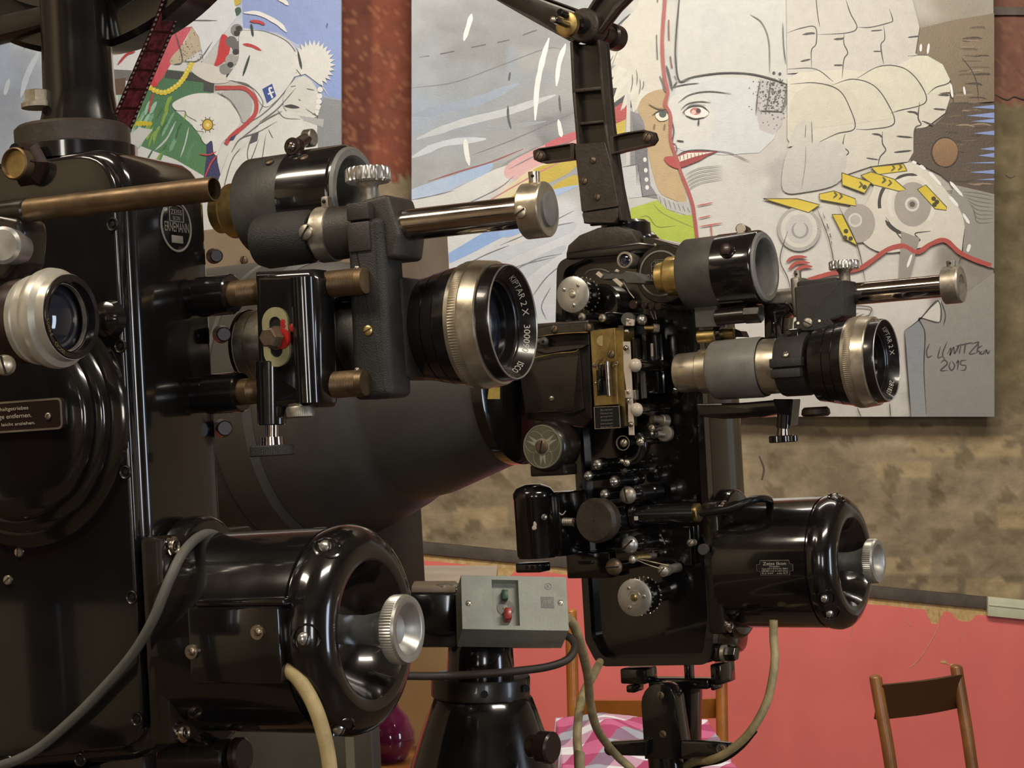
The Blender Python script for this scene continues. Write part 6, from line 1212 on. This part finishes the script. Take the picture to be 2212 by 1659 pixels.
# ---------------------------------------------------------------- chairs
def chair(loc, rz, label, h=.89, w_=.37, wd='wood_chair', sl=(.055, .105), dark='wood_dark'):
    e = thing('wooden_chair', label, 'chair', loc, 'wooden chairs'); e['off'] = [0, 0, 0]; e.rotation_euler = (0, 0, rz)
    for sx in (-1, 1):
        x = sx*w_/2; m = MB(wd); pts = [V((x, .0, 0)), V((x, -.015, .42)), V((x*1.0, .01, .62)), V((x*1.02, .06, h-.015))]
        path = catmull(pts, 8); 
        m.tube(path, .0165, 18, 0); m.sphere(path[-1], .0165, (1, 1, .6)); m.build('back_post', e)
        m = MB(wd); m.rod((x*1.05, -.40, 0), (x*1.05, -.39, .43), .015, .018, 20, .002); m.build('front_leg', e)
        m = MB(wd); m.rod((x, -.01, .2), (x*1.04, -.39, .2), .009, .009, 14); m.build('stretcher', e)
    m = MB(dark); N = 10
    zt = h-sl[0]; zb = zt-sl[1]
    A = [V(((-1+2*i/N)*w_*.5, .045+.0-.018*math.cos((-1+2*i/N)*1.4)+.012, 0)) for i in range(N+1)]
    for i in range(N):
        a, b = A[i], A[i+1]; c_ = (a+b)/2; d = (b-a)/2; n_ = V((-d.y, d.x, 0)).normalized()
        m.obox(c_+V((0, 0, (zt+zb)/2)), d*1.01, n_*.008, V((0, -.008, (zt-zb)/2)))
    m.build('back_slat', e, label='broad dark back slat')
    m = MB(dark); m.box((-w_*.53, -.41, .43), (w_*.53, .02, .455), .01, 3); m.build('seat', e); m = MB(wd); m.box((-w_*.5, -.40, .385), (w_*.5, -.385, .43), .002); m.box((-w_*.5, -.015, .385), (w_*.5, .0, .43), .002); m.build('seat_rail', e)
    return e
p = W(2012, 1450, 4.85); chair((p.x, 4.82, 0), math.radians(35), 'brown wooden chair with a broad back slat by the red wall at right', h=.855, w_=.30, sl=(.03, .092))
p = W(1402, 1450, 4.95); chair((p.x, 4.95, 0), math.radians(4), 'light brown wooden chair seen behind the pedestal and the checked tablecloth', h=1.0, w_=.40, wd='wood_orange', sl=(.25, .055), dark='wood_orange')
# ---------------------------------------------------------------- table with tablecloth
TD = 4.15
a, b = W(1215, 1600, TD), W(1560, 1600, TD); zt = .775
t = thing('table', 'wooden table standing under the checked tablecloth', 'table', ((a.x+b.x)/2, TD, 0))
m = MB('wood_orange'); m.box((a.x, 3.85, zt-.03), (b.x, 4.5, zt), .004); m.build('tabletop', t)
for x in (a.x+.03, b.x-.03):
    for y in (3.9, 4.45): m = MB('wood_orange'); m.box((x-.02, y-.02, 0), (x+.02, y+.02, zt-.03), .003); m.build('leg', t)
def clothmat():
    m = bpy.data.materials.new('checked_cloth'); m.use_nodes = True; nt = m.node_tree; n = nt.nodes; b_ = n['Principled BSDF']; b_.inputs['Roughness'].default_value = .85
    tc = n.new('ShaderNodeTexCoord'); mp_ = n.new('ShaderNodeMapping'); mp_.inputs['Rotation'].default_value = (0, 0, .35); mp_.inputs['Scale'].default_value = (6, 6, 6); nt.links.new(tc.outputs['Object'], mp_.inputs['Vector'])
    sx = n.new('ShaderNodeSeparateXYZ'); nt.links.new(mp_.outputs['Vector'], sx.inputs[0])
    def band(o):
        f = n.new('ShaderNodeMath'); f.operation = 'FRACT'; nt.links.new(o, f.inputs[0]); r = n.new('ShaderNodeValToRGB'); r.color_ramp.interpolation = 'CONSTANT'; nt.links.new(f.outputs[0], r.inputs[0]); return r
    r1 = band(sx.outputs['X']); r1.color_ramp.elements[0].color = (.74, .72, .75, 1); r1.color_ramp.elements[1].position = .35; r1.color_ramp.elements[1].color = (.55, .12, .25, 1); e2 = r1.color_ramp.elements.new(.7); e2.color = (.35, .36, .42, 1)
    r2 = band(sx.outputs['Y']); r2.color_ramp.elements[0].color = (1, 1, 1, 1); r2.color_ramp.elements[1].position = .5; r2.color_ramp.elements[1].color = (.72, .42, .55, 1)
    mx = n.new('ShaderNodeMix'); mx.data_type = 'RGBA'; mx.blend_type = 'MULTIPLY'; mx.inputs[0].default_value = 1; nt.links.new(r1.outputs[0], mx.inputs[6]); nt.links.new(r2.outputs[0], mx.inputs[7]); nt.links.new(mx.outputs[2], b_.inputs['Base Color']); MATS['checked_cloth'] = m
clothmat()
x0, x1, y0, y1 = a.x-.02, b.x+.02, 3.82, 4.53; nx, ny = 60, 60
m = MB('checked_cloth'); G_ = []
for j in range(ny+1):
    row = []
    for i in range(nx+1):
        u, v = i/nx, j/ny; x = x0+(x1-x0)*u; y = y0+(y1-y0)*v
        z = zt+.004+.045*math.exp(-((u-.32)**2)/.03-((v-.6)**2)/.12)+.012*max(0, nz(x*9, y*7))+.006*max(0, nz(x*25, y*22))
        edge_ = max(0, .03-u, u-.97)/.03; fr_ = max(0, .03-v)/.03; z -= .16*max(edge_, fr_)
        row.append(m.bm.verts.new((x, y, z)))
    G_.append(row)
for j in range(ny):
    for i in range(nx): m.face([G_[j][i], G_[j][i+1], G_[j+1][i+1], G_[j+1][i]])
o = m.build('tablecloth', origin=((x0+x1)/2, (y0+y1)/2, zt+.003), sharp=180); tag(o, 'crumpled pink, white and grey checked tablecloth on the wooden table', 'tablecloth')
# ---------------------------------------------------------------- plywood cabinet and vase
CD = 3.3
x0, x1 = W(560, 0, CD).x, W(1060, 0, CD).x; zt = CAMH-(1257-CY)*CD/F; zs = CAMH-(1636-CY)*(CD-.1)/F
t = thing('plywood_cabinet', 'pale plywood cabinet standing behind the black pedestal', 'cabinet', ((x0+x1)/2, CD, 0))
m = MB('plywood'); m.box((x0, CD, zs-.02), (x1, CD+.03, zt-.02), .002); m.build('back_panel', t); m = MB('lamp_tan'); m.box((x0-.01, CD-.01, zt-.02), (x1+.01, CD+.3, zt), .003); m.build('top_board', t)
m = MB('wood_orange'); m.box((x0, CD-.24, zs-.03), (x1, CD, zs), .003); m.build('ledge_board', t, label='orange-brown ledge'); m = MB('plywood'); m.box((x0, CD-.02, 0), (x1, CD+.28, zs-.03), .002); m.box((x0, CD+.03, zs-.03), (x0+.02, CD+.28, zt-.02), .002); m.box((x1-.02, CD+.03, zs-.03), (x1, CD+.28, zt-.02), .002); m.build('case', t)
vd = CD-.12; c = W(838, 1590, vd); c.z = zs
m = MB('magenta_glaze'); m.lathe(c, UP, [(0, 0), (.0, .028), (.008, .036), (.03, .047), (.05, .046), (.075, .034), (.09, .02), (.10, .016), (.12, .018), (.118, .015)], 64, caps=False)
o = m.build('vase', origin=c); tag(o, 'glossy magenta vase on the orange-brown ledge, half hidden by the near motor', 'vase')
# ---------------------------------------------------------------- third machine reaching in at the left edge
NF = Fr(156, 684, 1.22, 25, 3.7, (-.55, -.12, -1.62)); NP = NF.P
e = NF.empty('projection_lens', 'nearest lens with pale rings and brown rod reaching in at the left edge', 'lens')
R0 = 92*1.22/F
m = MB('bakelite'); m.lathe((0, 0, 0), AX, [(-.30, .024), (-.052, .0245), (-.05, R0*.93), (-.045, R0*1.0), (-.04, R0*1.02), (-.033, R0*1.02), (-.032, R0*.98)], 96); m.build('barrel', e, label='brown-black lens barrel')
m = MB('pale_metal'); m.lathe((0, 0, 0), AX, [(-.033, R0*1.02), (-.028, R0*1.07), (-.027, R0*1.04), (-.022, R0*1.05), (-.018, R0*1.17), (-.014, R0*1.2), (-.010, R0*1.17), (-.007, R0*1.05), (-.001, R0*1.02), (-.0008, R0*.97)], 96, caps=False); m.build('mount_rings', e, label='pale aluminium mount rings')
m = MB('lens_black'); m.lathe((0, 0, 0), AX, [(-.002, R0*1.0), (.0, R0*1.0), (.0005, R0*.99), (0, R0*.86), (.0006, R0*.855), (.0006, R0*.84), (-.003, R0*.83), (-.012, R0*.81)], 96, caps=False); m.mat('brass_old')
m.ring_text('ISCO   34805', V((.0, 0, 0)), R0*.885, .0028, math.radians(-115), lift=.0009, sp=1.25); m.build('engraved_ring', e)
m = MB('lens_glass'); m.lathe((-.006, 0, 0), AX, [(-.006+.007*(1-(i/10)**2), R0*.81*i/10) for i in range(11)], 64, caps=False); m.build('front_glass', e)
m = MB('nickel_dull'); m.lathe((0, 0, 0), AX, [(-.0095, R0*.815), (-.0055, R0*.81), (-.0055, R0*.79), (-.0085, R0*.78)], 64, caps=False); m.build('inner_ring', e)
yrr = .03; a, b = NP(52, 456, yrr), NP(463, 408, yrr); r = 27*NF.k(b); m = MB('brass_brown'); L_ = (b-a).length; m.lathe(a, b-a, [(0, r*.98), (L_-.001, r), (L_, r*.97), (L_, r*.86), (L_-.06, r*.82)], 64, caps=False); m.build('rod', e, label='tarnished brass tube')
m = MB('enamel_warm'); d = (a-b).normalized(); m.rod(a-d*.006, a+d*.12, r*1.12, r*1.12, 48, .003); q = NP(10, 530, yrr-.012); m.prism(round_poly([NP(x, y, yrr-.01) for x, y in ((-120, 440), (40, 470), (46, 500), (40, 570), (10, 610), (-120, 610))], .008), (0, .03, 0), .005, 3); m.build('rod_clamp', e)
m = MB('grey_paint'); m.mat('aluminium'); m.lathe(NP(12, 531, yrr-.022), NR+AX*.3, [(-.02, .0115), (0, .0128), (.004, .0128), (.006, .0105), (.006, 0)], 40); m.build('clamp_knob', e, label='grey round clamp knob')
MB('nickel').screw(NP(12, 789, -.035), NR+AX*.5, .0068, 'nickel', .006, 1.8).build('screw', e)
m = MB('enamel'); m.box((-.62, -.12, -.25), (-.30, .0, .2), .02, 3); m.rod((-.55, -.12, -.25), (-.55, -.12, -1.55), .05, .05, 32); m.lathe((-.55, -.12, -1.56), UP, [(-.05, .18), (0, .18), (.02, .08)], 48); m.build('stand', e)
